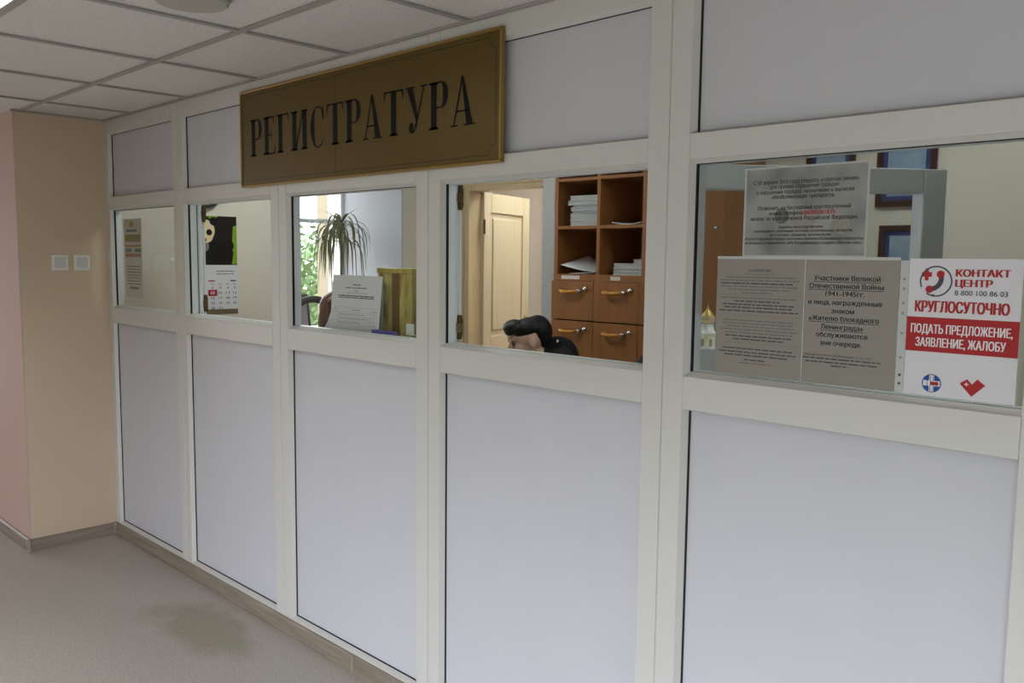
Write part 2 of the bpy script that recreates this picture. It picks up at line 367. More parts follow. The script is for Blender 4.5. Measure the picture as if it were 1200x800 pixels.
# baseboards
def bbx(mb, x0, x1, y):    # against a wall facing -y
    mb.mesh([(x, y - d, z) for x in (x0, x1) for d, z in ((0, 0), (0.016, 0), (0.018, 0.012), (0.012, 0.052), (0.006, 0.060), (0, 0.061))],
            [tuple(range(6)), tuple(range(6, 12))] + [(k, (k + 1) % 6, 6 + (k + 1) % 6, 6 + k) for k in range(6)])
bb = MB(); bbx(bb, XL, 2.4, 0.0); o = struct(bb.build('baseboard_partition', BASEB), 'grey-brown wood-effect baseboard under the white partition', 'baseboard')
MB().box(-2.456, -2.444, -0.0195, 0, 0, 0.0625).box(0.3, 0.312, -0.0195, 0, 0, 0.0625).build('joint_clip', BASEJ, o, bevel=0.002)
bb = MB(); bb.mesh([(XL + d, y, z) for y in (-0.434, 0.0) for d, z in ((0, 0), (0.016, 0), (0.018, 0.012), (0.012, 0.052), (0.006, 0.060), (0, 0.061))],
                   [tuple(range(6)), tuple(range(6, 12))] + [(k, (k + 1) % 6, 6 + (k + 1) % 6, 6 + k) for k in range(6)])
o = struct(bb.build('baseboard_corner', BASEB), 'grey-brown wood-effect baseboard on the beige wall end', 'baseboard')
MB().box(XL, XL + 0.0205, -0.440, -0.424, 0, 0.0635).box(XL + 0.0, XL + 0.0205, -0.021, -0.006, 0, 0.063).build('corner_clip', BASEJ, o, bevel=0.003)
bb = MB(); bbx(bb, XF, XL + 0.016, -0.4195); struct(bb.build('baseboard_recess', BASEB), 'grey-brown baseboard on the pinkish wall', 'baseboard')

# ------------------------------------------------------------------ the white partition: five framed bays in view, one more to the right
OPENX = [(-4.570, -3.839), (-3.728, -2.994), (-2.870, -2.114), (-1.989, -1.236), (-1.108, -0.405), (-0.270, 0.450)]
BP0, BP1, W0, W1, T0Z, T1 = 0.076, 1.130, 1.211, 1.707, 1.777, 2.088
IN = 0.010
joints = [XL] + [(OPENX[i][1] + OPENX[i + 1][0]) / 2 - 0.004 for i in range(5)] + [0.517]
fr = MB()
for i, (xl, xr) in enumerate(OPENX):
    a, c = joints[i] + (0.0012 if i else 0), joints[i + 1] - 0.0012
    l, r = xl - IN, xr
    fr.box(a, l, 0, 0.06, 0.03, ZC); fr.box(r, c, 0, 0.06, 0.03, ZC)
    fr.box(l, r, 0, 0.06, 0.03, BP0 - IN); fr.box(l, r, 0, 0.06, BP1, W0); fr.box(l, r, 0, 0.06, W1 + IN, T0Z); fr.box(l, r, 0, 0.06, T1 + IN, ZC)
part = struct(fr.build('wall_partition', PVC, bevel=0.0025), 'white plastic framed partition of tall bays along the corridor', 'partition')
jt = MB()
for x in joints[1:]: jt.box(x - 0.004, x + 0.004, 0.0035, 0.055, 0.03, ZC)
jt.box(0.52, XR, 0.0, 0.06, 0, ZC); jt.box(XL, XR, 0.0, 0.06, ZC, 2.6)
jt.build('joint_strip', PVC, part)
def bead(name, parent, xl, xr, z0, z1, zo0, zo1):
    MB().ring(xl - IN, xr + 0.001, zo0, zo1, xl, xr, z0, z1, 0.001, 0.018).build('glazing_bead', PVC, parent)
    g = MB().box(xl - 0.003, xl + 0.003, 0.0165, 0.024, z0, z1)
    if zo0 != z0: g.box(xl, xr, 0.0165, 0.024, z0 - 0.003, z0 + 0.0025)
    if zo1 != z1: g.box(xl, xr, 0.0165, 0.024, z1 - 0.0008, z1 + 0.003)
    g.build('gasket', GASKET, parent)
for i, (xl, xr) in enumerate(OPENX):
    for (z0, z1, zo0, zo1) in ((BP0, BP1, BP0 - IN, BP1), (T0Z, T1, T0Z, T1 + IN)):
        p = MB().box(xl - 0.006, xr - 0.004, 0.0205, 0.045, z0 - 0.006, z1 + 0.006).build('panel', PANEL, part)
        bead('bead', p, xl, xr, z0, z1, zo0, zo1)

def sash_geo(hx, hy, w, deg, z0=W0 - 0.012, z1=W1 + 0.018, prof=0.062, th=0.055):
    c, s = math.cos(math.radians(deg)), math.sin(math.radians(deg))
    M = Matrix(((c, -s, 0, hx), (s, c, 0, hy), (0, 0, 1, 0), (0, 0, 0, 1)))
    a = MB(); 
    for (x0, x1, zz0, zz1) in ((0, prof, z0, z1), (w - prof, w, z0, z1), (prof, w - prof, z0, z0 + prof), (prof, w - prof, z1 - prof, z1)):
        a.box(x0, x1, 0, th, zz0, zz1, M); 
        # stepped inner lip, as on any plastic casement
    a.box(-0.016, 0.0, 0.012, 0.026, z0 - 0.004, z1 + 0.004, M); a.box(w, w + 0.014, 0.034, 0.05, z0 - 0.004, z1 + 0.004, M)
    gp = MB().box(prof - 0.006, w - prof + 0.006, 0.02, 0.036, z0 + prof - 0.006, z1 - prof + 0.006, M)
    gk = MB()
    for y in (0.0065, 0.0445): pass
    gk.box(-0.0025, 0.0, 0.031, 0.034, z0, z1, M)
    return a, gp, gk, M
def window(n, i, sash=None, label='', hw=None):
    xl, xr = OPENX[i]
    f = struct(MB().ring(xl - IN, xr + 0.001, W0, W1 + IN, xl, xr, W0 + IN, W1, 0.001, 0.018).build('window_%d' % n, PVC), label, 'window')
    jm = MB().rect_ring(xl - 0.004, xr + 0.004, W0 + 0.006, W1 + 0.004, xl + 0.004, xr + 0.0005, W0 + IN + 0.001, W1 - 0.001, 0.024, 0.052).build('jamb', PVC_IN, f)
    MB().box(xl - 0.003, xl + 0.003, 0.0165, 0.024, W0 + IN, W1).build('gasket', GASKET, f)
    if n not in (2, 4): MB().box(xl, xr, 0.0165, 0.024, W1 - 0.0008, W1 + 0.003).build('gasket', GASKET, f)
    return f
w1 = window(1, 0, label='glazed window of the bay nearest the beige corner')
MB().box(-4.566, -3.838, 0.021, 0.026, W0 + 0.012, W1).build('glass_pane', GLASS_T, w1)
MB().lathe([(0.004, 0), (0.009, 0.004), (0.009, 0.016), (0.004, 0.02)], (-3.895, 0.021, 1.462), 14, Matrix.Rotation(math.radians(90), 4, 'X')).build('knob', WHITEP, w1, smooth=True)
w2 = window(2, 1, label='open window of the second bay with the panda calendar behind')
w3 = window(3, 2, label='glazed window of the third bay showing a plant and a gold box')
MB().box(-2.866, -2.113, 0.021, 0.026, W0 + 0.012, W1).build('glass_pane', GLASS, w3)
w4 = window(4, 3, label='open window of the fourth bay with the brown cabinet behind')
w5 = window(5, 4, label='glazed window of the near bay covered with notices')
MB().box(-1.104, -0.404, 0.021, 0.026, W0 + 0.012, W1).build('glass_pane', GLASS_T, w5)
w6 = window(6, 5, label='glazed window of the bay beyond the notices')
MB().box(-0.266, 0.451, 0.021, 0.026, W0 + 0.012, W1).build('glass_pane', GLASS_T, w6)
def hinge(parent, M, z):
    h = MB().tube([M @ Vector((-0.008, 0.004, z)), M @ Vector((-0.008, 0.004, z + 0.075))], 0.0075, 10)
    h.box(-0.006, 0.004, -0.006, 0.016, z + 0.008, z + 0.066, M); h.box(-0.020, -0.004, -0.002, 0.014, z + 0.022, z + 0.05, M)
    h.build('hinge', BRASSD, parent)
for f, hx, hy, wd, dg in ((w2, -3.702, 0.080, 0.66, 154.5), (w4, -1.990, 0.080, 0.64, 137.5), (w5, -1.236, 0.080, 0.745, 50.5)):
    a, gp, gk, M = sash_geo(hx, hy, wd, dg, th=0.040 if f is w4 else 0.055)
    s = a.build('sash', PVC_IN, f, bevel=0.004); gp.build('glass_pane', GLASS, s); gk.build('seal', GASKET, s)
    for z in (W0 + 0.02, W1 - 0.075): hinge(s, M, z)

# ------------------------------------------------------------------ ceiling lights and ceiling fixture
def panel_light(x0, x1, y0, y1, z, label, strength):
    t = thing('ceiling_light', label, 'ceiling light', ((x0 + x1) / 2, (y0 + y1) / 2, z))
    MB().rect_ring(x0 + 0.012, x1 - 0.012, 0, 0.001, x0 + 0.04, x1 - 0.04, 0, 0.001, 0, 0.001)
    f = MB(); f.box(x0 + 0.008, x1 - 0.008, y0 + 0.008, y0 + 0.022, z - 0.004, z + 0.05); f.box(x0 + 0.008, x1 - 0.008, y1 - 0.022, y1 - 0.008, z - 0.004, z + 0.05)
    f.box(x0 + 0.008, x0 + 0.022, y0 + 0.022, y1 - 0.022, z - 0.004, z + 0.05); f.box(x1 - 0.022, x1 - 0.008, y0 + 0.022, y1 - 0.022, z - 0.004, z + 0.05)
    f.build('frame', TEE, t)
    MB().box(x0 + 0.022, x1 - 0.022, y0 + 0.022, y1 - 0.022, z + 0.006, z + 0.012).build('diffuser', mat('lit_diffuser_%g' % strength, (240, 244, 240), 0.5, emit=((240, 250, 244), strength)), t)
    return t
panel_light(T0 + 1.2, T0 + 1.8, LY0, LY1, ZC, 'lit square ceiling light panel at the upper left', 4.0)
panel_light(-3.9, -3.3, 0.5, 1.1, 2.585, 'lit ceiling panel inside the registry above the desk', 14.0)
panel_light(-1.4, -0.8, 0.9, 1.5, 2.585, 'lit ceiling panel inside the registry near the notices', 12.0)
panel_light(-4.1, -3.5, 2.7, 3.3, 2.585, 'added unseen lit panel brightening the pink room beyond the door', 22.0)  # lamp added out of view to brighten the pink wall
t = thing('ceiling_speaker', 'round pale flat ceiling fixture on the tile above the sign', 'ceiling fixture', (-2.225, -0.665, ZC + 0.007))
MB().lathe([(0.104, 0.0), (0.106, -0.006), (0.100, -0.012), (0.0, -0.012)][::-1], (-2.225, -0.665, ZC + 0.0075), 40).build('base_ring', mat('aged_white_plastic', (176, 173, 166), 0.5), t, smooth=False)
MB().lathe([(0.097, 0), (0.096, -0.010), (0.088, -0.016), (0.02, -0.019), (0.001, -0.019)][::-1], (-2.225, -0.665, ZC - 0.004), 40).build('cover', mat('aged_white_plastic', (176, 173, 166)), t)
MB().box(-2.135, -2.131, -0.70, -0.62, ZC - 0.0175, ZC - 0.006).build('slot', INKG, t)

# ------------------------------------------------------------------ the brass sign
SX0, SX1, SZ0, SZ1, SY = -3.190, -1.724, 1.752, 2.124, -0.012
brass = mat('brushed_brass', (104, 82, 30), 0.38, 0.35, 0.4, noise=((4, 4, 160), 0.8, (96, 75, 27), 3))
brassr = mat('polished_gold_rim', (160, 132, 74), 0.35, 0.7)
t = thing('registry_sign', 'long brass sign reading РЕГИСТРАТУРА in black serif capitals', 'sign', ((SX0 + SX1) / 2, -0.02, SZ0))
xm = SX0 + (SX1 - SX0) * 0.447
pl = MB().box(SX0 + 0.006, xm - 0.0006, -0.012, 0.0, SZ0 + 0.006, SZ1 - 0.006).box(xm + 0.0006, SX1 - 0.006, -0.012, 0.0, SZ0 + 0.006, SZ1 - 0.006).build('plate', brass, t)
rim = MB()
for (x0, x1, z0, z1) in ((SX0, SX1, SZ0, SZ0 + 0.009), (SX0, SX1, SZ1 - 0.009, SZ1), (SX0, SX0 + 0.009, SZ0 + 0.009, SZ1 - 0.009), (SX1 - 0.009, SX1, SZ0 + 0.009, SZ1 - 0.009)):
    rim.box(x0, x1, -0.016, 0.0, z0, z1)
rim.build('rim', brassr, t, bevel=0.003)
ln = MB(); q = 0.024; nt_ = 0.03; yl = -0.0126
def seg(a, b, w=0.0022):
    a = Vector((a[0], yl, a[1])); b = Vector((b[0], yl, b[1])); d = (b - a).normalized(); n = Vector((-d.z, 0, d.x)) * w / 2
    ln.quad(a - n, b - n, b + n, a + n)
x0, x1, z0, z1 = SX0 + q, SX1 - q, SZ0 + q, SZ1 - q
seg((x0 + nt_, z0), (x1 - nt_, z0)); seg((x0 + nt_, z1), (x1 - nt_, z1)); seg((x0, z0 + nt_), (x0, z1 - nt_)); seg((x1, z0 + nt_), (x1, z1 - nt_))
for (cx, cz, a0) in ((x0, z0, 0), (x1, z0, 90), (x1, z1, 180), (x0, z1, 270)):
    pts = [(cx + nt_ * math.cos(math.radians(a0 + 90 * k / 8)), cz + nt_ * math.sin(math.radians(a0 + 90 * k / 8))) for k in range(9)]
    for k in range(8): seg(pts[k], pts[k + 1])
ln.build('border_line', mat('engraved_dark', (52, 38, 14), 0.6), t)
# serif capitals drawn stroke by stroke (unit height)
def glyph(ch):
    P = []                                        # list of polygons
    def R(x0, x1, z0, z1): P.append([(x0, z0), (x1, z0), (x1, z1), (x0, z1)])
    def stem(x, w=0.19, lo=True, hi=True, s=0.075):
        R(x, x + w, 0, 1)
        for on, z, d in ((lo, 0, 1), (hi, 1, -1)):
            if on:
                P.append([(x - s, z), (x + w + s, z), (x + w + s, z + 0.028 * d), (x + w, z + 0.06 * d), (x, z + 0.06 * d), (x - s, z + 0.028 * d)])
    def bow(x, z0, z1, w, thick=0.17, hair=0.035):
        zc = (z0 + z1) / 2; h = (z1 - z0) / 2; n = 14
        R(x, x + w * 0.45, z1 - hair, z1); R(x, x + w * 0.45, z0, z0 + hair)
        for k in range(n):
            q = []
            for kk, inner in ((k, 0), (k + 1, 0), (k + 1, 1), (k, 1)):
                a = -math.pi / 2 + math.pi * kk / n
                if inner: q.append((x + w * 0.45 + (w * 0.55 - thick) * math.cos(a), zc + (h - hair) * math.sin(a)))
                else: q.append((x + w * 0.45 + w * 0.55 * math.cos(a), zc + h * math.sin(a)))
            P.append(q)
    def slab_end(x, z, d): P.append([(x, z), (x, z + 0.21 * d), (x - 0.022, z + 0.21 * d), (x - 0.06, z + 0.035 * d), (x - 0.14, z + 0.035 * d), (x - 0.14, z)])
    if ch == 'Р': stem(0.08); bow(0.25, 0.44, 1.0, 0.42); return P, 0.68
    if ch == 'Г': stem(0.08); R(0.2, 0.60, 0.965, 1); slab_end(0.62, 1, -1); return P, 0.66
    if ch == 'Е':
        stem(0.08); R(0.2, 0.60, 0.965, 1); slab_end(0.60, 1, -1); R(0.2, 0.62, 0, 0.035); slab_end(0.64, 0, 1)
        R(0.2, 0.46, 0.492, 0.528); R(0.43, 0.462, 0.40, 0.62); return P, 0.68
    if ch == 'И':
        stem(0.08); stem(0.60); P.append([(0.24, 0.06), (0.30, 0.06), (0.63, 0.94), (0.57, 0.94)]); return P, 0.88
    if ch == 'С':
        n = 20; cx, cz, rx, rz = 0.40, 0.5, 0.36, 0.515
        for k in range(n):
            q = []
            for kk, inner in ((k, 0), (k + 1, 0), (k + 1, 1), (k, 1)):
                a = math.radians(52 + (308 - 52) * kk / n); th = 0.03 + 0.15 * max(0, -math.cos(a)) ** 1.3
                q.append((cx + (rx - inner * th) * math.cos(a), cz + (rz - inner * (0.035 if abs(math.sin(a)) > 0.3 else 0.04)) * math.sin(a)))
            P.append(q)
        P.append([(0.66, 1.0), (0.66, 0.66), (0.635, 0.66), (0.575, 0.86), (0.60, 0.93)]); P.append([(0.60, 0.085), (0.66, 0.22), (0.68, 0.20), (0.62, 0.06)])
        return P, 0.74
    if ch == 'Т':
        stem(0.29, hi=False); R(0.04, 0.73, 0.965, 1); slab_end(0.76, 1, -1)
        P.append([(0.01, 1), (0.01, 0.79), (0.032, 0.79), (0.07, 0.965), (0.15, 0.965), (0.15, 1)]); return P, 0.77
    if ch == 'А':
        P.append([(0.36, 1.02), (0.43, 1.02), (0.735, 0.03), (0.525, 0.03)]); P.append([(0.365, 1.0), (0.395, 0.93), (0.135, 0.03), (0.095, 0.03)])
        R(0.20, 0.60, 0.29, 0.325); R(0.0, 0.24, 0, 0.032); R(0.44, 0.82, 0, 0.032); return P, 0.80
    if ch == 'У':
        P.append([(0.06, 0.97), (0.27, 0.97), (0.47, 0.36), (0.40, 0.22)]); P.append([(0.665, 0.97), (0.70, 0.97), (0.44, 0.20), (0.385, 0.08), (0.355, 0.14)])
        R(0.0, 0.36, 0.968, 1); R(0.55, 0.80, 0.968, 1)
        n = 14; P.append([(0.215 + 0.085 * math.cos(2 * math.pi * k / n), 0.115 + 0.115 * math.sin(2 * math.pi * k / n)) for k in range(n)])
        P.append([(0.19, 0.0), (0.27, 0.0), (0.355, 0.03), (0.44, 0.2), (0.40, 0.2), (0.32, 0.06), (0.25, 0.03)]); return P, 0.78
gl = [glyph(c) for c in 'РЕГИСТРАТУРА']; tot = sum(w for _, w in gl) + 0.075 * 11
lx0, lx1, lz, lh = -3.114, -1.834, 1.868, 0.140; k = (lx1 - lx0) / tot; x = lx0; let = MB()
for P, w in gl:
    for p in P:
        n = len(p); fr_ = [(x + a * k, -0.0130, lz + c * lh) for a, c in p]
        let.mesh(fr_, [tuple(range(n))])
    x += (w + 0.075) * k
let.build('lettering', mat('black_enamel', (10, 9, 10), 0.6, 0.0, 0.15), t)

# ------------------------------------------------------------------ notices on the near window
YG = 0.0195
def page_on_glass(x0, x1, z0, z1, y=YG): return Page((x0, y, z0), (1, 0, 0), (0, 0, 1), x1 - x0, z1 - z0)
# A: grey hotline notice
t = thing('paper_notice', 'grey landscape hotline notice with a red phone number, topmost on the near window', 'notice', (-0.845, YG, 1.4935))
pg = page_on_glass(-0.984, -0.706, 1.4945, 1.6885)
pm = bpy.data.materials.new('grey_photo_print'); pm.use_nodes = True; nt = pm.node_tree; b = nt.nodes['Principled BSDF']; b.inputs['Roughness'].default_value = 0.45
tc = nt.nodes.new('ShaderNodeTexCoord'); n1 = NODE('ShaderNodeTexNoise', Scale=11.0, Detail=1.5); nt.links.new(tc.outputs['Object'], n1.inputs['Vector'])
rp = nt.nodes.new('ShaderNodeValToRGB'); rp.color_ramp.elements[0].color = lin((98, 104, 104)); rp.color_ramp.elements[0].position = 0.3
rp.color_ramp.elements[1].color = lin((156, 158, 154)); rp.color_ramp.elements[1].position = 0.62; nt.links.new(n1.outputs['Fac'], rp.inputs[0]); nt.links.new(rp.outputs[0], b.inputs['Base Color'])
pg.sheet('sheet', mat('pale_grey_paper', (186, 188, 186), 0.6), t)
pg.rect('photo', 0.018, 0.985, 0.02, 0.985, 0.0003)
for key, cx, cy, r in (('pill', 0.52, 0.60, 0.085), ('pill3', 0.80, 0.66, 0.07), ('pill2', 0.33, 0.55, 0.06)): pg.disc(key, cx, cy, r, 0, lift=0.0004)
TA = [('С 07 апреля 2015 года открыта «горячая линия»', .08, .925, .17, .040), ('для приема обращений граждан', .22, .775, .222, .040), ('о нарушении порядка  назначения и выписки', .105, .89, .28, .040),
      ('обезболивающих препаратов.', .24, .75, .335, .040), ('Позвонить на бесплатный круглосуточный', .125, .87, .457, .040), ('номер телефона', .225, .50, .516, .040),
      ('можно  из всех регионов Российской Федерации.', .065, .93, .573, .040), ('Пациенты или их родственники,', .305, .67, .67, .028),
      ('столкнувшиеся с проблемами получения обезболивающих препаратов,', .095, .895, .714, .028), ('могут оставить обращение, заполнив форму:', .235, .735, .757, .028),
      ('«Жалоба о нарушении порядка назначения и выписки обезболивающих препаратов»', .015, .975, .80, .030), ('размещенную на официальном сайте Росздравнадзора, в разделе «Обратная связь»', .02, .965, .845, .030)]
for s_, a, c, y, h in TA: pg.text('text', s_, a, c, y, h * 1.15, 0.008)
pg.text('number', '88005001835', .51, .755, .516, .046, 0.02)
pg.print_on(t, {'photo': ('photo', pm), 'pill': ('pill', mat('pill_print', (150, 146, 138), .5)), 'pill3': ('pill', mat('pill_print', (150, 146, 138), .5)), 'pill2': ('capsule', mat('pill_print_dark', (112, 114, 108), .5)), 'text': ('text', INK), 'number': ('phone_number', RED)})
# B: long announcement of small print
t = thing('paper_notice', 'shade-greyed sheet of dense small print, lower left on the near window', 'notice', (-0.94, YG, 1.205))
pg = page_on_glass(-1.046, -0.8345, 1.2265, 1.493)
pg.sheet('sheet', PAPERG, t)
pg.text('text', 'ОБЪЯВЛЕНИЕ!', .37, .64, .112, .020, .015); pg.text('small', 'Уважаемые пациенты!', .33, .68, .142, .016)
BL = [(.10, .92, .170, 0), (.05, .95, .196, 0), (.05, .88, .222, 1), (.05, .95, .248, 0), (.14, .85, .274, 0), (.30, .66, .300, 0), (.05, .92, .345, 0), (.22, .74, .372, 1), (.08, .90, .400, 1), (.10, .88, .426, 1), (.04, .95, .455, 1),
      (.10, .92, .535, 0), (.08, .90, .561, 0), (.14, .90, .587, 0), (.06, .96, .613, 0), (.12, .90, .640, 0), (.12, .90, .668, 1), (.22, .80, .695, 1), (.10, .90, .775, 1), (.05, .94, .805, 1), (.12, .85, .832, 1), (.36, .60, .868, 1), (.30, .68, .896, 0)]
for j, (a, c, y, bo) in enumerate(BL): pg.words('text' if bo else 'small', a, c, y, .0105 if bo else .0085, j)
for y in (.318, .49, .727): pg.rect('small', .04, .96, y, y + .002)
pg.print_on(t, {'text': ('bold_print', INKG), 'small': ('fine_print', mat('fine_print', (118, 114, 110), .7))})
# C: veterans notice, in a punched plastic sleeve
t = thing('paper_notice', 'shade-greyed sheet headed Участники Великой Отечественной Войны in a punched clear sleeve', 'notice', (-0.735, YG, 1.205))
pg = page_on_glass(-0.8325, -0.637, 1.2265, 1.4885)
pg.sheet('sheet', PAPERG, t)
TC = [('Участники Великой', .10, .81, .145, 1), ('Отечественной Войны', .052, .847, .208, 1), ('1941-1945гг.', .236, .655, .268, 0), ('и лица, награжденные', .048, .838, .338, 0), ('знаком', .308, .553, .405, 0),
      ('«Жителю блокадного', .06, .815, .467, 1), ('Ленинграда»', .198, .656, .534, 1), ('обслуживаются', .151, .703, .597, 0), ('вне очереди.', .207, .645, .664, 0)]
for s_, a, c, y, ul in TC:
    pg.text('text', s_, a, c, y, .040, .016)
    if ul: pg.rect('text', a - .005, c + .005, y + .029, y + .0325, .0005)
pg.text('small', 'Федеральный закон N 5-ФЗ «О ветеранах» от 12.01.1995г.', .024, .763, .765, .017)
for j, (a, c, y) in enumerate(((.0, .86, .793), (.03, .82, .822), (.32, .50, .848))): pg.words('small', a + .01, c, y, .010, 50 + j)
pg.print_on(t, {'text': ('text', INK), 'small': ('fine_print', INKG)})
sl = MB().box(-0.636, -0.6195, YG - 0.0004, YG + 0.0004, 1.2265, 1.4885).build('sleeve_edge', mat('milky_plastic', (196, 198, 198), 0.3), t)
for z in (1.452, 1.433, 1.405, 1.385, 1.345, 1.297, 1.262, 1.245):
    MB().mesh([(-0.6275 + .0028 * math.cos(k * math.pi / 6), YG - 0.0009, z + .0028 * math.sin(k * math.pi / 6)) for k in range(12)], [tuple(range(12))]).build('punch_hole', INKG if z < 1.27 else mat('hole_grey', (150, 150, 148), .6), sl)
MB().box(-0.8342, -0.8328, YG - 0.0006, YG, 1.2265, 1.49).box(-1.046, -0.637, YG - 0.0006, YG, 1.4885, 1.4945).build('sleeve_seam', mat('milky_plastic', (196, 198, 198)), t)
# D: contact centre poster
t = thing('poster', 'white and red КОНТАКТ ЦЕНТР poster at the right of the near window', 'poster', (-0.52, YG, 1.225))
pg = page_on_glass(-0.6185, -0.421, 1.2265, 1.4925, YG - 0.0016)
pg.sheet('sheet', mat('white_glossy_paper', (226, 224, 230), 0.4), t)
GRAY = mat('slate_ink', (70, 76, 86), 0.6)
pg.disc('grey', .252, .163, .150, .136, -125, 205); pg.rect('red', .118, .212, .098, .132); pg.rect('red', .148, .182, .072, .098); pg.rect('red', .148, .182, .132, .158)
pg.disc('grey', .190, .140, .134, .088, -88, 18, lift=.0006); pg.disc('red', .292, .112, .036, 0, lift=.0008); pg.disc('red', .196, .222, .036, 0, lift=.0008)
pg.poly('grey', [(.20, .262), (.245, .255), (.235, .275)], .00065)
pg.text('red', 'КОНТАКТ', .432, .895, .100, .051, .06); pg.text('red', 'ЦЕНТР', .432, .750, .172, .051, .06)
pg.text('grey', '8 800 100 86 03', .428, .885, .240, .038, .012)
pg.text('red', 'КРУГЛОСУТОЧНО', .075, .905, .345, .082, .04)
pg.rect('red', .0, 1.0, .425, .676, .0003)
pg.text('white', 'ПОДАТЬ ПРЕДЛОЖЕНИЕ,', .045, .945, .507, .066, .024); pg.text('white', 'ЗАЯВЛЕНИЕ, ЖАЛОБУ', .095, .895, .605, .066, .024)
pg.disc('blue', .265, .905, .090, 0); pg.rect('white', .242, .288, .845, .885, .0007); pg.rect('white', .242, .288, .925, .965, .0007); pg.rect('white', .187, .343, .885, .925, .0007)
for a in (.222, .252, .278, .308): pg.rect('blue', a, a + .006, .850, .960, .0009)
pg.rect('red', .255, .330, .893, .917, .0010)
pg.poly('red', [(.52, .885), (.585, .850), (.63, .885), (.675, .845), (.745, .885), (.63, .972)], .0005)
pg.rect('white', .562, .600, .883, .891, .0007); pg.rect('white', .577, .585, .872, .883, .0007); pg.rect('white', .577, .585, .891, .902, .0007); pg.poly('white', [(.615, .862), (.632, .872), (.668, .846), (.660, .840), (.632, .860), (.620, .854)], .0008)
pg.print_on(t, {'grey': ('grey_print', GRAY), 'red': ('red_print', RED), 'white': ('white_print', WHITEINK), 'blue': ('blue_emblem', BLUE)})

# leaflets on the window of the corner bay
t = thing('leaflet', 'pair of pale leaflets with coloured bands behind the corner window glass', 'leaflet', (-4.4, 0.03, 1.267))
pg = Page((-4.485, 0.030, 1.267), (1, 0, 0), (0, 0, 1), 0.215, 0.395)
pg.sheet('sheet', mat('leaflet_paper', (230, 228, 222), 0.6), t)
pg.disc('gold', .45, .10, .13, 0, 0, 180); pg.rect('blue', .15, .75, .135, .165); pg.rect('green', .05, .95, .20, .29); pg.rect('orange', .05, .95, .33, .355); pg.rect('orange', .05, .95, .44, .48)
pg.rect('blue', .08, .42, .375, .42); pg.rect('blue', .60, .95, .375, .42); pg.rect('paper', 0, 1, .50, 1, .0003)
for j in range(7): pg.words('ink', .14, .90, .60 + .037 * j, .012, 80 + j)
pg.words('ink', .25, .78, .875, .03, 99)
pg.print_on(t, {'gold': ('emblem', mat('gold_ink', (196, 172, 84), .6)), 'blue': ('blue_band', mat('dull_blue_ink', (120, 142, 158), .6)), 'green': ('green_band', mat('olive_ink', (160, 164, 104), .6)),
                'orange': ('orange_band', mat('orange_ink', (204, 152, 104), .6)), 'paper': ('lower_sheet', mat('leaflet_white', (238, 234, 230), .6)), 'ink': ('print', mat('brown_ink', (134, 112, 106), .6))})

# light switches on the beige wall end
for yc, lb in ((-0.236, 'white square light switch left of the pair on the beige wall'), (-0.131, 'white square light switch right of the pair, nearer the partition')):
    t = thing('light_switch', lb, 'light switch', (XL, yc, 1.44), 'switches on the beige wall')
    MB().box(XL, XL + 0.010, yc - 0.039, yc + 0.039, 1.401, 1.479).build('plate', WHITEP, t, bevel=0.003)
    MB().box(XL + 0.008, XL + 0.015, yc - 0.026, yc + 0.026, 1.413, 1.467).build('rocker', mat('switch_grey', (214, 212, 208), .4), t, bevel=0.002)

# ------------------------------------------------------------------ registry: left wall things
# wall calendar with a panda photograph
XW = XL + 0.004
t = thing('wall_calendar', 'wall calendar with a panda photograph hanging behind the second bay', 'calendar', (XL, 0.565, 1.155))
MB().box(XL, XL + 0.004, 0.402, 0.720, 1.150, 1.706).build('backing', mat('brown_card', (112, 96, 70), .7), t)
pg = Page((XW + 0.001, 0.402, 1.430), (0, 1, 0), (0, 0, 1), 0.318, 0.276)
pg.sheet('photo', mat('dark_photo', (22, 19, 20), 0.35, noise=((14, 14, 14), .7, (38, 29, 26), 3)), t)
pg.poly('green', [(.93, .20), (1.0, .18), (1.0, .98), (.90, .98), (.93, .75), (.90, .62)]); pg.poly('green', [(.42, .0), (.66, .0), (.60, .05), (.48, .05)])
pg.disc('cream', .38, .30, .20, 0, n=28); pg.disc('cream', .42, .40, .13, 0, lift=.0006, n=28); pg.disc('grey', .37, .62, .10, 0, n=24)
pg.disc('black', .24, .11, .075, 0, lift=.0007, n=20); pg.disc('black', .56, .11, .075, 0, lift=.0007, n=20); pg.disc('black', .475, .335, .055, 0, lift=.0009, n=20); pg.disc('black', .27, .335, .055, 0, lift=.0009, n=20)
pg.disc('black', .37, .49, .05, 0, lift=.0009, n=16); pg.disc('black', .84, .60, .10, 0, lift=.0007, n=20); pg.disc('black', .60, .72, .20, 0, lift=.0004, n=24)
pg.print_on(t, {'green': ('green_foliage_print', mat('green_print', (124, 160, 36), .4)), 'grey': ('panda_muzzle_print', mat('muzzle_print', (128, 122, 118), .4)), 'cream': ('panda_face_print', mat('cream_print', (226, 206, 166), .4)), 'black': ('panda_patch_print', mat('black_print', (16, 15, 18), .4))})
pg = Page((XW + 0.001, 0.402, 1.178), (0, 1, 0), (0, 0, 1), 0.318, 0.252)
pg.sheet('month_sheet', mat('calendar_paper', (214, 212, 220), .6), t)
pg.words('ink', .60, .95, .14, .018, 3); pg.words('ink', .60, .93, .20, .018, 4)
cols = [.08, .225, .37, .515, .66, .805, .94]
for c_ in cols: pg.rect('ink', c_ - .03, c_ + .03, .425, .437)
pg.rect('red2', .44, .56, .34, .37); pg.rect('ink', .86, .97, .34, .37)
d = 1
for row in range(5):
    for c_ in range(7):
        if row == 0 and c_ < 2: continue
        if d > 31: break
        pg.text('ink', str(d), cols[c_] - (.018 if d < 10 else .034), cols[c_] + (.018 if d < 10 else .034), .51 + .115 * row, .055, .02); d += 1
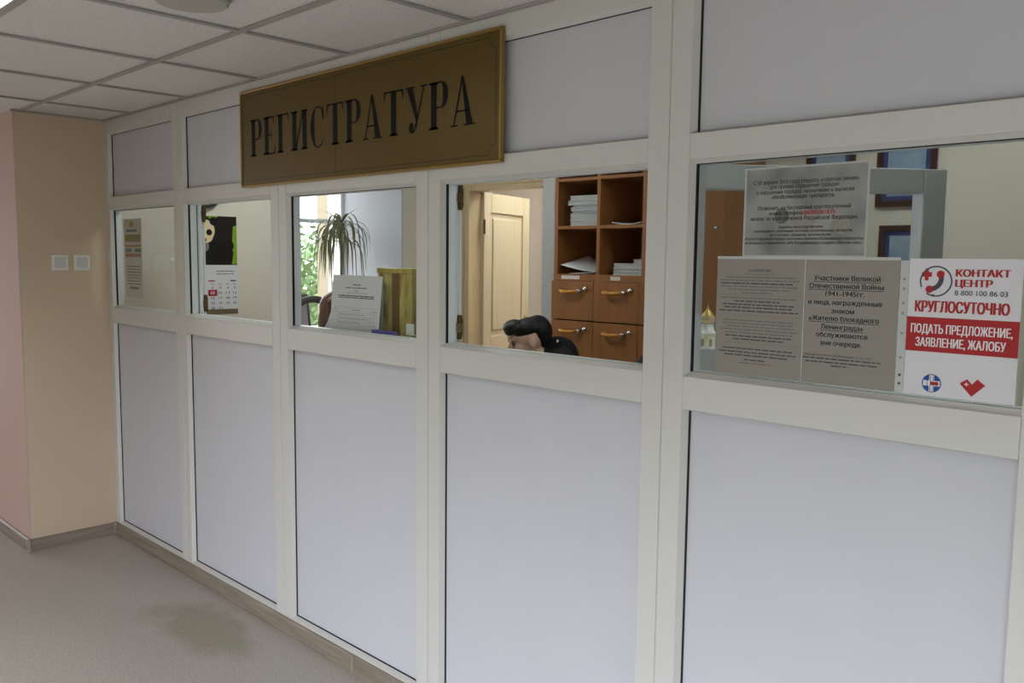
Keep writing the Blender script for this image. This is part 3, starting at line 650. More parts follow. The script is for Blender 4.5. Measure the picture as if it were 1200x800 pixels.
pg.print_on(t, {'ink': ('print', INKG), 'red2': ('red_print', mat('calendar_red', (160, 84, 88), .6))})
mk = MB(); yc = 0.402 + .515 * .318; zc = 1.178 + .252 * (1 - .625)
mk.rect_ring(yc - 0.026, yc + 0.026, zc - 0.017, zc + 0.017, yc - 0.013, yc + 0.013, zc - 0.008, zc + 0.008, -0.001, 0.001)
mk.v = [(XW + 0.0028 + y, x, z) for x, y, z in mk.v]; mk.build('date_marker', mat('red_plastic', (170, 40, 48), .35), t)
# wall clock, only its lower edge shows
t = thing('wall_clock', 'round dark wall clock above the panda calendar', 'clock', (XL, 0.52, 1.88))
RX = Matrix.Rotation(math.radians(90), 4, 'Y')
MB().lathe([(0.118, 0), (0.125, 0.012), (0.122, 0.03), (0.108, 0.034)], (XL, 0.52, 1.868), 40, RX).build('rim', mat('dark_green_plastic', (60, 70, 66), .4), t, smooth=True)
MB().lathe([(0.0005, 0.0345), (0.107, 0.0345)], (XL, 0.52, 1.868), 40, RX).build('face', mat('clock_face', (206, 210, 204), .5), t)
MB().box(XL + 0.036, XL + 0.038, 0.517, 0.523, 1.868, 1.942).build('hand', BLACKP, t)
MB().box(XL + 0.036, XL + 0.038, 0.523, 0.575, 1.865, 1.871).build('hand', BLACKP, t)

# window of the registry in its deep niche
XWN = -5.30
f = struct(MB().box(XWN - 0.06, XWN, 0.98, 1.045, 0.92, 2.25).box(XWN - 0.06, XWN, 1.905, 1.94, 0.92, 2.25).box(XWN - 0.06, XWN, 1.045, 1.905, 0.92, 0.985).box(XWN - 0.06, XWN, 1.045, 1.905, 2.185, 2.25)
           .box(XWN - 0.05, XWN - 0.005, 1.045, 1.905, 1.722, 1.752).build('window_7', PVC_IN, bevel=0.004), 'outside window in the deep niche with greenery beyond', 'window')
MB().box(XWN - 0.035, XWN - 0.028, 1.045, 1.905, 0.985, 2.185).build('glass_pane', GLASS, f)
struct(MB().box(XWN, XL + 0.03, 0.985, 1.935, 0.92, 0.945).build('trim_windowsill', WHITEP, bevel=0.004), 'white windowsill in the niche', 'windowsill')
struct(MB().box(XWN, XL - 0.001, 1.930, 1.9405, 0.92, 2.25).box(XWN, XL - 0.001, 0.9795, 0.99, 0.92, 2.25).box(XWN, XL - 0.001, 0.99, 1.93, 2.242, 2.252).build('trim_niche', REVEAL), 'white plastered sides of the window niche', 'trim')
# plant on the sill: pot, stem, long drooping leaves
px_, py_ = -4.945, 1.655
t = thing('potted_plant', 'potted plant with long thin drooping leaves on the windowsill', 'plant', (px_, py_, 0.945))
MB().lathe([(0.055, 0), (0.07, 0.10), (0.078, 0.125), (0.078, 0.14), (0.068, 0.14), (0.060, 0.12), (0.001, 0.12)], (px_, py_, 0.945), 28).build('pot', mat('terracotta', (150, 92, 62), .7), t, smooth=True)
MB().tube([(px_, py_, 1.06), (px_ + .01, py_, 1.3), (px_ - .005, py_ + .01, 1.5), (px_, py_, 1.66)], [.012, .010, .009, .008], 8).build('stem', mat('plant_stem', (120, 108, 70), .7), t, smooth=True)
lf = MB(); rnd = random.Random(11)
for j in range(84):
    az = rnd.uniform(0, 2 * math.pi); z0 = rnd.uniform(1.56, 1.69); L_ = rnd.uniform(.34, .54); up = rnd.uniform(.4, 1.25); w = rnd.uniform(.005, .0085)
    if j < 7: up = 1.42; L_ = rnd.uniform(.16, .24); z0 = 1.66
    dr = Vector((math.cos(az), math.sin(az), 0)); sd = Vector((-math.sin(az), math.cos(az), 0)); p = Vector((px_, py_, z0)); el = up; vs = []; N = 12
    for s_ in range(N + 1):
        q = s_ / N; ww = w * min(1, 0.5 + 3 * q) * (1 - q ** 3 * .95)
        vs += [p - sd * ww + Vector((0, 0, .002)), p + sd * ww + Vector((0, 0, .002))]
        p = p + (dr * math.cos(el) + Vector((0, 0, 1)) * math.sin(el)) * (L_ / N)
        el = max(-1.5, el - (0.42 if j >= 7 else 0.12) * (1.2 - .5 * up if j >= 7 else 1))
    lf.mesh(vs, [(2 * s_, 2 * s_ + 1, 2 * s_ + 3, 2 * s_ + 2) for s_ in range(N)])
lf.build('foliage', mat('grass_leaf', (104, 112, 66), .5, noise=((20, 20, 20), .8, (66, 76, 40), 2)), t, smooth=True)
# framed photograph standing on the sill
t = thing('photo_frame', 'dark framed picture standing on the windowsill beside the plant', 'picture frame', (-4.84, 1.27, 0.945))
Mf = Matrix.Translation((-4.84, 1.28, 0.9455)) @ Matrix.Rotation(math.radians(30), 4, 'Z') @ Matrix.Rotation(math.radians(-6), 4, 'Y')
a = MB(); H = .295; Wd = .26
for (y0, y1, z0, z1) in ((-Wd / 2, Wd / 2, 0, .02), (-Wd / 2, Wd / 2, H - .02, H), (-Wd / 2, -Wd / 2 + .02, .02, H - .02), (Wd / 2 - .02, Wd / 2, .02, H - .02)): a.box(-.008, .008, y0, y1, z0, z1, Mf)
a.build('frame', mat('black_lacquer', (26, 24, 28), .3), t, bevel=.002)
MB().box(-.004, .003, -Wd / 2 + .02, Wd / 2 - .02, .02, H - .02, Mf).build('picture', mat('lilac_grey_print', (150, 146, 158), .4, noise=((9, 9, 9), .5, (120, 112, 128), 2)), t)
MB().box(-.075, -.006, -.012, .012, .0, .006, Mf).box(-.016, -.008, -.012, .012, .0, .2, Mf).build('easel_back', mat('black_lacquer', (26, 24, 28), .3), t)

# ------------------------------------------------------------------ registry: desk, counter and what stands on them
DESKM = mat('light_desk_laminate', (196, 178, 150), .45)
t = thing('reception_desk', 'long pale desk behind the partition windows', 'desk', (-2.9, 0.42, 0))
MB().box(-4.50, -1.85, 0.10, 0.70, 0.725, 0.75).build('desktop', DESKM, t, bevel=.002)
MB().box(-4.50, -1.85, 0.12, 0.14, 0.08, 0.725).build('front_panel', DESKM, t)
for x in (-4.48, -3.16, -1.89): MB().box(x, x + .022, 0.14, 0.66, 0.0, 0.725).build('side_panel', DESKM, t)
t = thing('counter_shelf', 'raised service counter shelf just inside the partition', 'counter', (-3.0, 0.22, 0.75))
MB().box(-4.40, -2.05, 0.105, 0.36, 1.130, 1.155).build('top', DESKM, t, bevel=.002)
for x in (-4.38, -3.2, -2.09): MB().box(x, x + .02, 0.12, 0.35, 0.75, 1.130).build('support', DESKM, t)
CT = 1.155
# sheet on its curved stand in the third bay
t = thing('sign_stand', 'clear curved tabletop stand behind the printed sheet in the third bay', 'sign stand', (-2.52, 0.12, CT))
ac = MB()
prof = [(0.128, CT + .002), (0.130, CT + .04), (0.132, CT + .08), (0.134, CT + .12), (0.137, CT + .20), (0.137, CT + .235)]
vs = []
for y, z in prof:
    e = max(0, (CT + .13 - z)); vs += [(-2.795 - .30 * e - 3.6 * e * e, y + .006, z), (-2.475, y + .006, z)]
n = len(prof); vs += [(x, y + .003, z) for x, y, z in vs]
fs = []
for k in range(n - 1):
    fs += [(2 * k, 2 * k + 1, 2 * k + 3, 2 * k + 2), (2 * n + 2 * k, 2 * n + 2 * k + 2, 2 * n + 2 * k + 3, 2 * n + 2 * k + 1), (2 * k, 2 * k + 2, 2 * n + 2 * k + 2, 2 * n + 2 * k), (2 * k + 1, 2 * n + 2 * k + 1, 2 * n + 2 * k + 3, 2 * k + 3)]
ac.mesh(vs, fs); ac.build('support_plate', mat('frosted_acrylic', (214, 226, 232), .25), t)
MB().box(-2.88, -2.475, .106, .155, CT, CT + .004).build('foot', mat('frosted_acrylic', (214, 226, 232), .25), t)
t = thing('printed_sheet', 'white printed form standing in the third bay window', 'paper', (-2.62, 0.09, CT))
Vn = Vector((0.0, 0.10, 1)).normalized(); Un = Vector((1, 0.0, 0))
pg = Page((-2.752, 0.098, CT + .010), Un, Vn, 0.303, 0.252)
pg.sheet('sheet', PAPER, t)
pg.words('ink', .42, .58, .135, .016, 200); pg.words('ink', .27, .72, .18, .014, 201); pg.words('ink', .46, .54, .225, .010, 202); pg.words('thin', .30, .72, .255, .008, 205)
pg.words('ink', .13, .87, .298, .016, 203); pg.words('ink', .15, .88, .325, .014, 204)
pg.words('thin', .08, .14, .50, .012, 206); pg.words('thin', .45, .60, .505, .012, 207); pg.words('thin', .84, .94, .51, .012, 208)
for j, y in enumerate((.47, .54, .60, .66, .72)): pg.rect('thin', .06, .96, y, y + .003)
for j, (c_, y) in enumerate(((.70, .57), (.80, .63), (.62, .69))): pg.words('thin', .18, c_, y, .010, 210 + j)
for a in (.16, .82, .89): pg.rect('thin', a, a + .003, .54, .72)
pg.words('thin', .06, .45, .80, .010, 220)
pg.print_on(t, {'ink': ('bold_print', INKG), 'thin': ('fine_print', mat('pale_print', (150, 150, 156), .7))})
# marbled gold box
mb_ = bpy.data.materials.new('marbled_gold_paper'); mb_.use_nodes = True; nt = mb_.node_tree; b = nt.nodes['Principled BSDF']; b.inputs['Roughness'].default_value = .4
tc = nt.nodes.new('ShaderNodeTexCoord'); mp = NODE('ShaderNodeMapping'); mp.inputs['Scale'].default_value = (22, 22, 5); nt.links.new(tc.outputs['Object'], mp.inputs[0])
n1 = NODE('ShaderNodeTexNoise', Scale=1.0, Detail=6.0, Roughness=.65); n1.inputs['Distortion'].default_value = .6; nt.links.new(mp.outputs[0], n1.inputs['Vector'])
rp = nt.nodes.new('ShaderNodeValToRGB'); e = rp.color_ramp.elements; e[0].position = .30; e[0].color = lin((104, 84, 40)); e[1].position = .70; e[1].color = lin((222, 210, 140))
e2 = rp.color_ramp.elements.new(.5); e2.color = lin((182, 164, 92)); nt.links.new(n1.outputs['Fac'], rp.inputs[0]); nt.links.new(rp.outputs[0], b.inputs['Base Color'])
t = thing('suggestion_box', 'tall olive gold marbled box standing in the third bay', 'box', (-2.43, 0.24, CT))
Mb = Matrix.Translation((-2.437, 0.235, CT)) @ Matrix.Rotation(math.radians(0), 4, 'Z')
MB().box(-.095, .10, -.07, .07, 0, .272, Mb).build('body', mb_, t, bevel=.003)
MB().box(-.099, .104, -.074, .074, .272, .290, Mb).build('lid', mat('gold_edge', (196, 182, 96), .4, noise=((40, 40, 40), .7, (160, 142, 66), 2)), t, bevel=.002)
MB().box(-.012, .030, -.0712, -.07, .002, .272, Mb).build('band', mat('dark_umber_band', (140, 112, 58), .45, noise=((80, 30, 6), .9, (92, 68, 32), 5)), t)
t = tag(MB().box(-2.268, -2.228, 0.083, 0.086, 1.2245, 1.262).box(-2.268, -2.228, 0.083, 0.105, 1.2235, 1.2245).build('card', mat('pale_card', (216, 222, 216), .6)), 'small white card at the foot of the marbled box', 'card')
# dark vase with a purple ribbon flower, blue folder
t = thing('vase', 'small dark vase with a purple ribbon flower between the printed sheet and the box', 'vase', (-2.655, 0.265, CT))
MB().lathe([(.018, 0), (.026, .01), (.028, .07), (.018, .105), (.020, .11), (.014, .11), (.013, .09), (.001, .09)], (-2.635, 0.27, CT), 20).build('body', mat('dark_glaze', (40, 40, 48), .3), t, smooth=True)
MB().tube([(-2.635, .27, CT + .09), (-2.634, .27, CT + .20)], .003, 8).build('stem', mat('plant_stem', (120, 108, 70)), t)
fw = MB(); rnd = random.Random(3); cz = CT + .215
for j in range(9):
    a = j * 2 * math.pi / 9; el = (j % 3 - 1) * .7; d_ = Vector((math.cos(a) * math.cos(el), math.sin(a) * math.cos(el), math.sin(el))); sd = d_.cross(Vector((0, 0, 1))).normalized()
    c0 = Vector((-2.634, .27, cz)); fw.mesh([c0, c0 + d_ * .018 + sd * .011, c0 + d_ * .036, c0 + d_ * .018 - sd * .011, c0 + d_ * .018 + sd.cross(d_) * .006], [(0, 1, 4), (1, 2, 4), (2, 3, 4), (3, 0, 4), (0, 3, 2, 1)])
fw.build('flower', mat('purple_ribbon', (64, 44, 150), .4), t)
t = thing('folder', 'blue-violet folder lying on the sill beside the marbled box', 'folder', (-2.45, .07, CT))
MB().box(-2.465, -2.335, .082, .100, 1.208, 1.2295).build('cover', mat('violet_blue', (84, 84, 176), .45), t, bevel=.004)
MB().box(-2.462, -2.338, .084, .1005, 1.2115, 1.226).build('pages', PAPER, t)

# ------------------------------------------------------------------ chairs and people
def office_chair(label, c, fdir, seat_z, back):
    f = Vector((fdir[0], fdir[1], 0)).normalized(); l = Vector((-f.y, f.x, 0)); c = Vector(c)
    M = Matrix(((f.x, l.x, 0, c.x), (f.y, l.y, 0, c.y), (0, 0, 1, 0), (0, 0, 0, 1)))
    t = thing('office_chair', label, 'chair', (c.x, c.y, 0))
    s = MB().ball((0, 0, 0), (.235, .235, .045), None, 28, 10); s.v = [tuple(M @ (Vector(v) + Vector((0, 0, seat_z - .045)))) for v in s.v]; s.build('seat', BLACKF, t, smooth=True)
    P = lambda *a: M @ Vector(a)
    MB().tube([P(0, 0, .10), P(0, 0, seat_z - .06)], [.03, .022], 12).build('column', BLACKP, t)
    for k in range(5):
        a = 2 * math.pi * k / 5 + .3; e = (.27 * math.cos(a), .27 * math.sin(a))
        lg = MB().tube([P(0, 0, .115), P(e[0] * .5, e[1] * .5, .10), P(e[0], e[1], .075)], [.024, .020, .015], 8).build('leg', BLACKP, t)
        MB().ball(P(e[0], e[1], .032), (.031, .031, .031), None, 12, 8).build('castor', BLACKP, lg, smooth=True)
    MB().tube([P(-.10, 0, seat_z - .05), P(-.25, 0, seat_z - .04), P(-.285, 0, seat_z + .06), P(-.29, 0, seat_z + .22)], .014, 8).build('back_support', BLACKP, t)
    if back == 'pad':
        b = MB().ball((0, 0, 0), (.035, .20, .24), None, 28, 16); b.v = [tuple(M @ (Vector(v) + Vector((-.275 - .5 * 0, 0, seat_z + .34)))) for v in b.v]; b.build('backrest', BLACKF, t, smooth=True)
    else:
        pts = []
        for k in range(25):
            a = math.radians(-40 + 260 * k / 24); pts.append(P(-.285 - .03 * math.sin(a), .19 * math.cos(a), seat_z + .50 + .27 * math.sin(a)))
        MB().tube(pts, .022, 10).build('backrest_frame', BLACKP, t, smooth=True)
        MB().tube([P(-.285, -.146, seat_z + .327), P(-.29, 0, seat_z + .215), P(-.285, .146, seat_z + .327)], .02, 10).build('backrest_brace', BLACKP, t, smooth=True)
    return t
def person(label, head, fdir, nod, skin, hairm, hair, top_m, trouser_m, seat_z, hands, lean=.30, upper=(-.12, 0, -.165)):
    """head = world centre of the skull; local axes: x forward, y left, z up from the head centre"""
    f = Vector((fdir[0], fdir[1], 0)).normalized(); l = Vector((-f.y, f.x, 0)); H = Vector(head)
    t = thing('person', label, 'person', (H.x - f.x * lean, H.y - f.y * lean, 0))
    def P(x, y, z): return H + f * x + l * y + Vector((0, 0, z))
    cn, sn = math.cos(nod), math.sin(nod)
    RM = Matrix(((f.x, l.x, 0), (f.y, l.y, 0), (0, 0, 1))) @ Matrix(((cn, 0, sn), (0, 1, 0), (-sn, 0, cn)))
    def Q(x, y, z): return H + RM @ Vector((x, y, z))
    def EB(mb, c, r): mb.ball(Q(*c), r, RM)
    gz = -H.z                                     # local height of the floor
    pel = (-lean, 0, gz + seat_z + .10); che = (-lean * .55, 0, -.30); upb = upper
    sh = [(upper[0] + .01, s * .165, upper[2] - .03) for s in (1, -1)]
    kn = [(pel[0] + .40, s * .10, gz + seat_z + .075) for s in (1, -1)]; an = [(pel[0] + .42, s * .11, gz + .09) for s in (1, -1)]
    el, wr = [], []
    for s, hd in zip((0, 1), hands):
        h = Vector(hd); a = Vector(sh[s]); m = (a + h) / 2; drop = math.sqrt(max(.001, .30 ** 2 - ((h - a).length / 2) ** 2)) if (h - a).length < .6 else .02
        el.append(m + Vector((-.25, (1 if s == 0 else -1) * .45, -.85)).normalized() * drop); wr.append(h)
    b = MB()
    # skull, jaw, face
    EB(b, (-.012, 0, .015), (.090, .074, .082)); EB(b, (.022, 0, -.035), (.066, .062, .082)); EB(b, (.040, 0, -.090), (.040, .036, .028)); EB(b, (.045, .032, -.030), (.036, .028, .034)); EB(b, (.045, -.032, -.030), (.036, .028, .034))
    EB(b, (.060, 0, .030), (.030, .052, .030))
    b.capsule(Q(.084, 0, .006), .008, Q(.106, 0, -.034), .0105); EB(b, (.094, .010, -.038), (.010, .008, .007)); EB(b, (.094, -.010, -.038), (.010, .008, .007))
    EB(b, (.083, 0, -.062), (.012, .022, .008)); EB(b, (.080, 0, -.073), (.012, .019, .008))
    for s in (1, -1):
        EB(b, (-.006, s * .077, -.012), (.019, .008, .031)); EB(b, (.078, s * .030, .016), (.012, .020, .006))
    # neck, torso, limbs
    b.capsule(Q(-.025, 0, -.07), .050, P(*upb), .056)
    b.capsule(P(*upb), .085, P(*che), .115); b.capsule(P(che[0], .05, che[2]), .095, P(pel[0], .06, pel[2]), .110); b.capsule(P(che[0], -.05, che[2]), .095, P(pel[0], -.06, pel[2]), .110)
    for s in (0, 1):
        sg = 1 if s == 0 else -1
        b.capsule(P(upb[0], sg * .04, upb[2] - .01), .060, P(*sh[s]), .052); b.capsule(P(*sh[s]), .050, P(*el[s]), .038); b.capsule(P(*el[s]), .038, P(*wr[s]), .025)
        fw_ = (wr[s] - el[s]); fw_.z *= .2; fw_.normalize(); sd = Vector((-fw_.y, fw_.x, 0)).normalized()
        pm_ = wr[s] + fw_ * .055
        for q in (-.020, 0, .020): b.capsule(P(*(wr[s] + sd * q * .6)), .016, P(*(pm_ + sd * q)), .0135)
        for q, L_ in ((-.032, .055), (-.011, .075), (.011, .080), (.033, .070)):
            a0 = pm_ + sd * q + fw_ * .008; a1 = a0 + fw_ * L_ * .55 + sd * q * .15 + Vector((0, 0, .010)); a2 = a1 + fw_ * L_ * .45 + Vector((0, 0, -.016))
            b.capsule(P(*a0), .0092, P(*a1), .0085); b.capsule(P(*a1), .0085, P(*a2), .0072)
        th0 = wr[s] + fw_ * .018 - sd * sg * .020; th1 = th0 + fw_ * .035 - sd * sg * .026; th2 = th1 + fw_ * .030 - sd * sg * .006
        b.capsule(P(*th0), .012, P(*th1), .010); b.capsule(P(*th1), .010, P(*th2), .0085)
        b.capsule(P(pel[0], sg * .085, pel[2] - .02), .090, P(*kn[s]), .062); b.capsule(P(*kn[s]), .056, P(*an[s]), .036)
        b.capsule(P(an[s][0] - .03, an[s][1], gz + .042), .036, P(an[s][0] + .14, an[s][1], gz + .034), .030)
    fuse(b, 'body', skin, .0055, t, 3)
    # clothing follows the body
    j = MB(); j.capsule(Q(-.055, 0, -.11), .058, P(*upb), .080)
    j.capsule(P(*upb), .098, P(*che), .128); j.capsule(P(che[0], .05, che[2]), .108, P(pel[0], .06, pel[2]), .124); j.capsule(P(che[0], -.05, che[2]), .108, P(pel[0], -.06, pel[2]), .124)
    for s in (0, 1):
        sg = 1 if s == 0 else -1
        j.capsule(P(upb[0], sg * .04, upb[2] - .01), .074, P(*sh[s]), .064); j.capsule(P(*sh[s]), .062, P(*el[s]), .050); j.capsule(P(*el[s]), .050, P(*(wr[s] + (el[s] - wr[s]) * .12)), .036)
    fuse(j, 'jacket', top_m, .008, t, 4)
    r = MB()
    for s in (0, 1):
        sg = 1 if s == 0 else -1
        r.capsule(P(pel[0], sg * .085, pel[2] - .02), .100, P(*kn[s]), .072); r.capsule(P(*kn[s]), .068, P(an[s][0], an[s][1], an[s][2] + .03), .052)
    fuse(r, 'trousers', trouser_m, .009, t, 4)
    sb = MB()
    for s in (0, 1): sb.capsule(P(an[s][0] - .03, an[s][1], gz + .042), .042, P(an[s][0] + .15, an[s][1], gz + .038), .036)
    fuse(sb, 'shoes', BLACKP, .007, t, 3)
    # face details
    for s in (1, -1):
        ey = MB(); EB(ey, (.0765, s * .035, .001), (.0065, .018, .0062)); ey.build('eye', mat('eye_dark', (36, 26, 26), .25), t, smooth=True)
        MB().capsule(Q(.086, s * .016, .019), .0035, Q(.074, s * .052, .019), .0028).build('eyebrow', hairm, t, smooth=True)
    lp = MB(); EB(lp, (.0865, 0, -.063), (.010, .019, .0055)); EB(lp, (.0845, 0, -.0725), (.010, .017, .006)); lp.build('lips', mat('lip_pink', (172, 92, 88), .4), t, smooth=True)
    h = MB()
    for c_, r_ in hair: EB(h, c_, r_)
    fuse(h, 'hair', hairm, .004, t, 5)
    return t, Q, P
H1 = (-2.706, 1.151, 1.113); F1 = (-.62, -.78)
hair1 = [((-.014, 0, .048), (.090, .079, .052)), ((-.060, 0, .024), (.064, .076, .074)), ((-.068, 0, -.006), (.044, .070, .060)), ((.050, 0, .080), (.048, .066, .030)), ((.072, .0, .062), (.024, .060, .022)), ((.030, .056, .062), (.040, .022, .024)), ((.030, -.056, .062), (.040, .022, .024))]
t1, Q1, P1 = person('person with black hair in a bun, in black, head bent at the fourth window', H1, F1, .30, SKIN, HAIRB, hair1, BLACKF, mat('dark_trousers', (30, 32, 40), .8), .46, [(.36, .10, -.32), (.36, -.10, -.32)], .30, (-.144, 0, -.082))
MB().ball(Q1(-.010, .083, -.050), .0045, None, 12, 8).build('earring', CHROME, t1, smooth=True)
clip = MB().ball(P1(-.128, .060, -.005), (.008, .008, .010), None, 12, 8).build('hair_clip', CHROME, t1, smooth=True)
office_chair('black office chair under the person with the black bun', (H1[0] + .62 * .29, H1[1] + .78 * .29, 0), F1, .46, 'pad')
H2 = (-4.01, 0.985, 1.168); F2 = (.96, -.28)
hair2 = [((-.022, 0, .036), (.098, .088, .090)), ((-.055, 0, -.05), (.070, .086, .120)), ((.0, .068, -.04), (.062, .026, .115)), ((.0, -.068, -.04), (.062, .026, .115)), ((.050, 0, .078), (.050, .066, .034)), ((-.07, 0, -.13), (.055, .080, .07))]
person('person with chestnut hair, partly hidden behind the printed sheet', H2, F2, .10, SKIN, HAIRR, hair2, mat('pale_blouse', (176, 160, 156), .7), mat('dark_trousers', (30, 32, 40)), .46, [(.14, .12, -.50), (.14, -.12, -.50)], .16)
office_chair('black office chair with an open arched back beside the window niche', (H2[0] - .96 * .14, H2[1] + .28 * .14, 0), F2, .46, 'arch')

# ------------------------------------------------------------------ the open interior door
f = MB()
f.box(-4.442, -4.335, YB - .018, YB, 0, 2.005).box(-4.442, OPR + .08, YB - .018, YB, OPT, 2.04 - .035).box(OPR, OPR + .085, YB - .018, YB, 0, OPT)
f.box(-4.335, -4.290, YB - .01, YB + .11, 0, OPT).box(OPR - .03, OPR, YB - .01, YB + .11, 0, OPT).box(-4.290, OPR - .03, YB - .01, YB + .11, OPT - .03, OPT)
door = struct(f.build('door_1', ASHD, bevel=.003), 'open pale wooden panelled door in its frame', 'door')
fx, fy = -4.285, YB + .105; ex, ey_ = -4.46, 2.93
ang = math.atan2(ey_ - fy, ex - fx); Wl = .70; c, s = math.cos(ang), math.sin(ang)
Md = Matrix(((c, -s, 0, fx), (s, c, 0, fy), (0, 0, 1, 0), (0, 0, 0, 1)))     # local x along the leaf, local -y faces the camera side
lf = MB()
st = .105
for (x0, x1, z0, z1) in ((0, st, .01, 1.935), (Wl - st, Wl, .01, 1.935), (st, Wl - st, .01, .21), (st, Wl - st, .80, .94), (st, Wl - st, 1.80, 1.935)): lf.box(x0, x1, -.02, .02, z0, z1, Md)
lfo = lf.build('leaf', ASH, door, bevel=.004)
for (z0, z1) in ((.21, .80), (.94, 1.80)):
    pn = MB().box(st, Wl - st, -.006, .006, z0, z1, Md); o = pn.build('field', ASH, lfo)
    MB().box(st + .035, Wl - st - .035, -.015, .015, z0 + .035, z1 - .035, Md).build('raised_panel', ASH, lfo, bevel=.008)
hd = MB().tube([Md @ Vector((Wl - .05, -.02, .98)), Md @ Vector((Wl - .05, -.06, .98)), Md @ Vector((Wl - .16, -.062, .98))], .009, 10)
hd.box(Wl - .072, Wl - .028, -.026, -.02, .88, 1.06, Md); hd.build('handle', mat('pale_brass', (188, 168, 112), .3, .8), lfo)
for z in (.25, 1.65): MB().tube([Md @ Vector((-.004, -.024, z)), Md @ Vector((-.004, -.024, z + .1))], .008, 8).build('hinge', BRASSD, lfo)

# ------------------------------------------------------------------ brown cabinet with cubbyholes and drawers
CX0, CY, CYB = -3.194, 1.88, 2.245
CW = .2965; DV = .022
t = thing('filing_cabinet', 'brown wooden cabinet with open cubbyholes above and locked drawers below', 'cabinet', (CX0 + .46, 2.06, 0))
xs = [CX0 + i * CW for i in range(4)]
rows = [1.392, 1.655, 1.914, 2.17]
cb = MB()
for i, x in enumerate(xs): cb.box(x, x + DV, CY, CYB, 0.0, 2.30)
for z in rows: cb.box(CX0 + DV, xs[3], CY + .001, CYB - .01, z - .006, z + .012)
cb.box(CX0 + DV, xs[3], CY + .02, CYB - .01, .02, .40); cb.box(CX0 + DV, xs[3], CY + .001, CYB, 2.28, 2.30)
cb.build('carcass', WOODC, t, bevel=.0015)
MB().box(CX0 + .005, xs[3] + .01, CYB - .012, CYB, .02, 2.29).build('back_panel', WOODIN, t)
MB().box(CX0 - .004, xs[3] + DV, CY - .0012, CY + .004, 1.368, 1.402).build('rail', WOODC, t)
for (x0, x1) in ((CX0 + .055, CX0 + .185), (CX0 + CW + .10, CX0 + CW + .165)):
    MB().box(x0, x1, CY - .0022, CY - .0012, 1.376, 1.396).build('label_sticker', mat('sticker', (214, 208, 202), .6), t)
def drawer(i, z0, z1):
    x0, x1 = xs[i] + .001 - (.006 if i == 0 else 0), xs[i + 1] - .001
    d = MB().box(x0 + .001, x1, CY - .018, CY, z0, z1).box(x0 + .03, x1 - .008, CY, CYB - .03, z0 + .01, z1 - .03).build('drawer', WOODC, t, bevel=.0015)
    cx = (x0 + x1) / 2 - .005; hz = z1 - .052; hw = .062
    pts = [(cx - hw, CY - .020, hz), (cx - hw + .004, CY - .040, hz - .002), (cx - hw * .6, CY - .050, hz - .005), (cx, CY - .052, hz - .007), (cx + hw * .6, CY - .050, hz - .005), (cx + hw - .004, CY - .040, hz - .002), (cx + hw, CY - .020, hz)]
    MB().tube(pts[:6], [.010, .0105, .0105, .0105, .0105, .0095], 10).build('handle', AMBER, d, smooth=True)
    MB().lathe([(.013, 0), (.013, .006), (.0095, .010), (.0095, .024)], (cx + hw, CY - .018, hz), 16, Matrix.Rotation(math.radians(90), 4, 'X')).build('handle_end', CHROME, d, smooth=True)
    MB().lathe([(.0125, 0), (.0125, .008), (.009, .012), (.001, .012)], (cx + hw + .042, CY - .018, hz + .012), 16, Matrix.Rotation(math.radians(90), 4, 'X')).build('lock', CHROME, d, smooth=True)
for z0, z1 in ((1.155, 1.366), (.925, 1.148), (.66, .918), (.405, .654)):
    for i in range(3): drawer(i, z0, z1)
# tall plain cupboard to its right
t = thing('cupboard', 'tall plain brown cupboard seen at the left edge of the near window', 'cupboard', (-2.2, 2.06, 0))
MB().box(xs[3] + DV + .004, -2.125, CY + .004, CYB, 0, 2.3).build('body', WOODC, t, bevel=.002)
MB().box(xs[3] + DV + .007, -2.128, CY - .016, CY + .003, .08, 2.28).build('door', WOODC, t, bevel=.002)
MB().lathe([(.005, 0), (.005, .012), (.010, .016), (.010, .022), (.001, .026)], (-2.155, CY - .016, 1.64), 14, Matrix.Rotation(math.radians(90), 4, 'X')).build('knob', CHROME, t, smooth=True)
# books: white card registers, one by one
def book(x0, x1, y0, y1, z0, h, label, group, tilt=0.0, cover=(206, 208, 212)):
    cx, cy = (x0 + x1) / 2, (y0 + y1) / 2
    M = Matrix.Translation((cx, cy, z0)) @ Matrix.Rotation(tilt, 4, 'Z'); w, d = (x1 - x0) / 2, (y1 - y0) / 2
    t = thing('book', label, 'book', (cx, cy, z0), group)
    cm_ = mat('book_cover_%d' % cover[0], cover, .6)
    MB().box(-w, w, -d, d, 0, .002, M).box(-w, w, -d, d, h - .002, h, M).box(w - .002, w, -d, d, .002, h - .002, M).build('cover', cm_, t)
    MB().box(-w + .002, w - .002, -d + .003, d - .002, .002, h - .002, M).build('pages', mat('book_pages', (196, 196, 196), .7, noise=((2, 2, 700), .6, (150, 150, 152), 2)), t)
z = rows[1] + .012; xa = CX0 + DV
spec = [(.030, .062, .205, 'thick bottom book of the white stack in the upper left cubbyhole', 0), (.037, .060, .212, 'thickest white book, second from the bottom of the upper left stack', .02),
        (.014, .075, .206, 'thin dark-edged book, third from the bottom of the upper left stack', -.03), (.020, .063, .212, 'white book, fourth from the bottom of the upper left stack', .01),
        (.011, .080, .20, 'thin book, third from the top of the upper left stack', .0), (.023, .045, .212, 'white book jutting out to the left, second from the top of the upper left stack', -.02), (.026, .058, .206, 'topmost white book of the upper left stack', .02)]
for k_, (h, off, wd, lb, tl) in enumerate(spec):
    book(xa + off, xa + off + wd, CY + .03, CY + .29, z, h, lb, 'white books stacked in the upper left cubbyhole', tl, (206, 208, 212) if k_ not in (2, 4) else (120, 124, 134)); z += h + .0006
z = rows[0] + .012; xa = CX0 + CW + DV
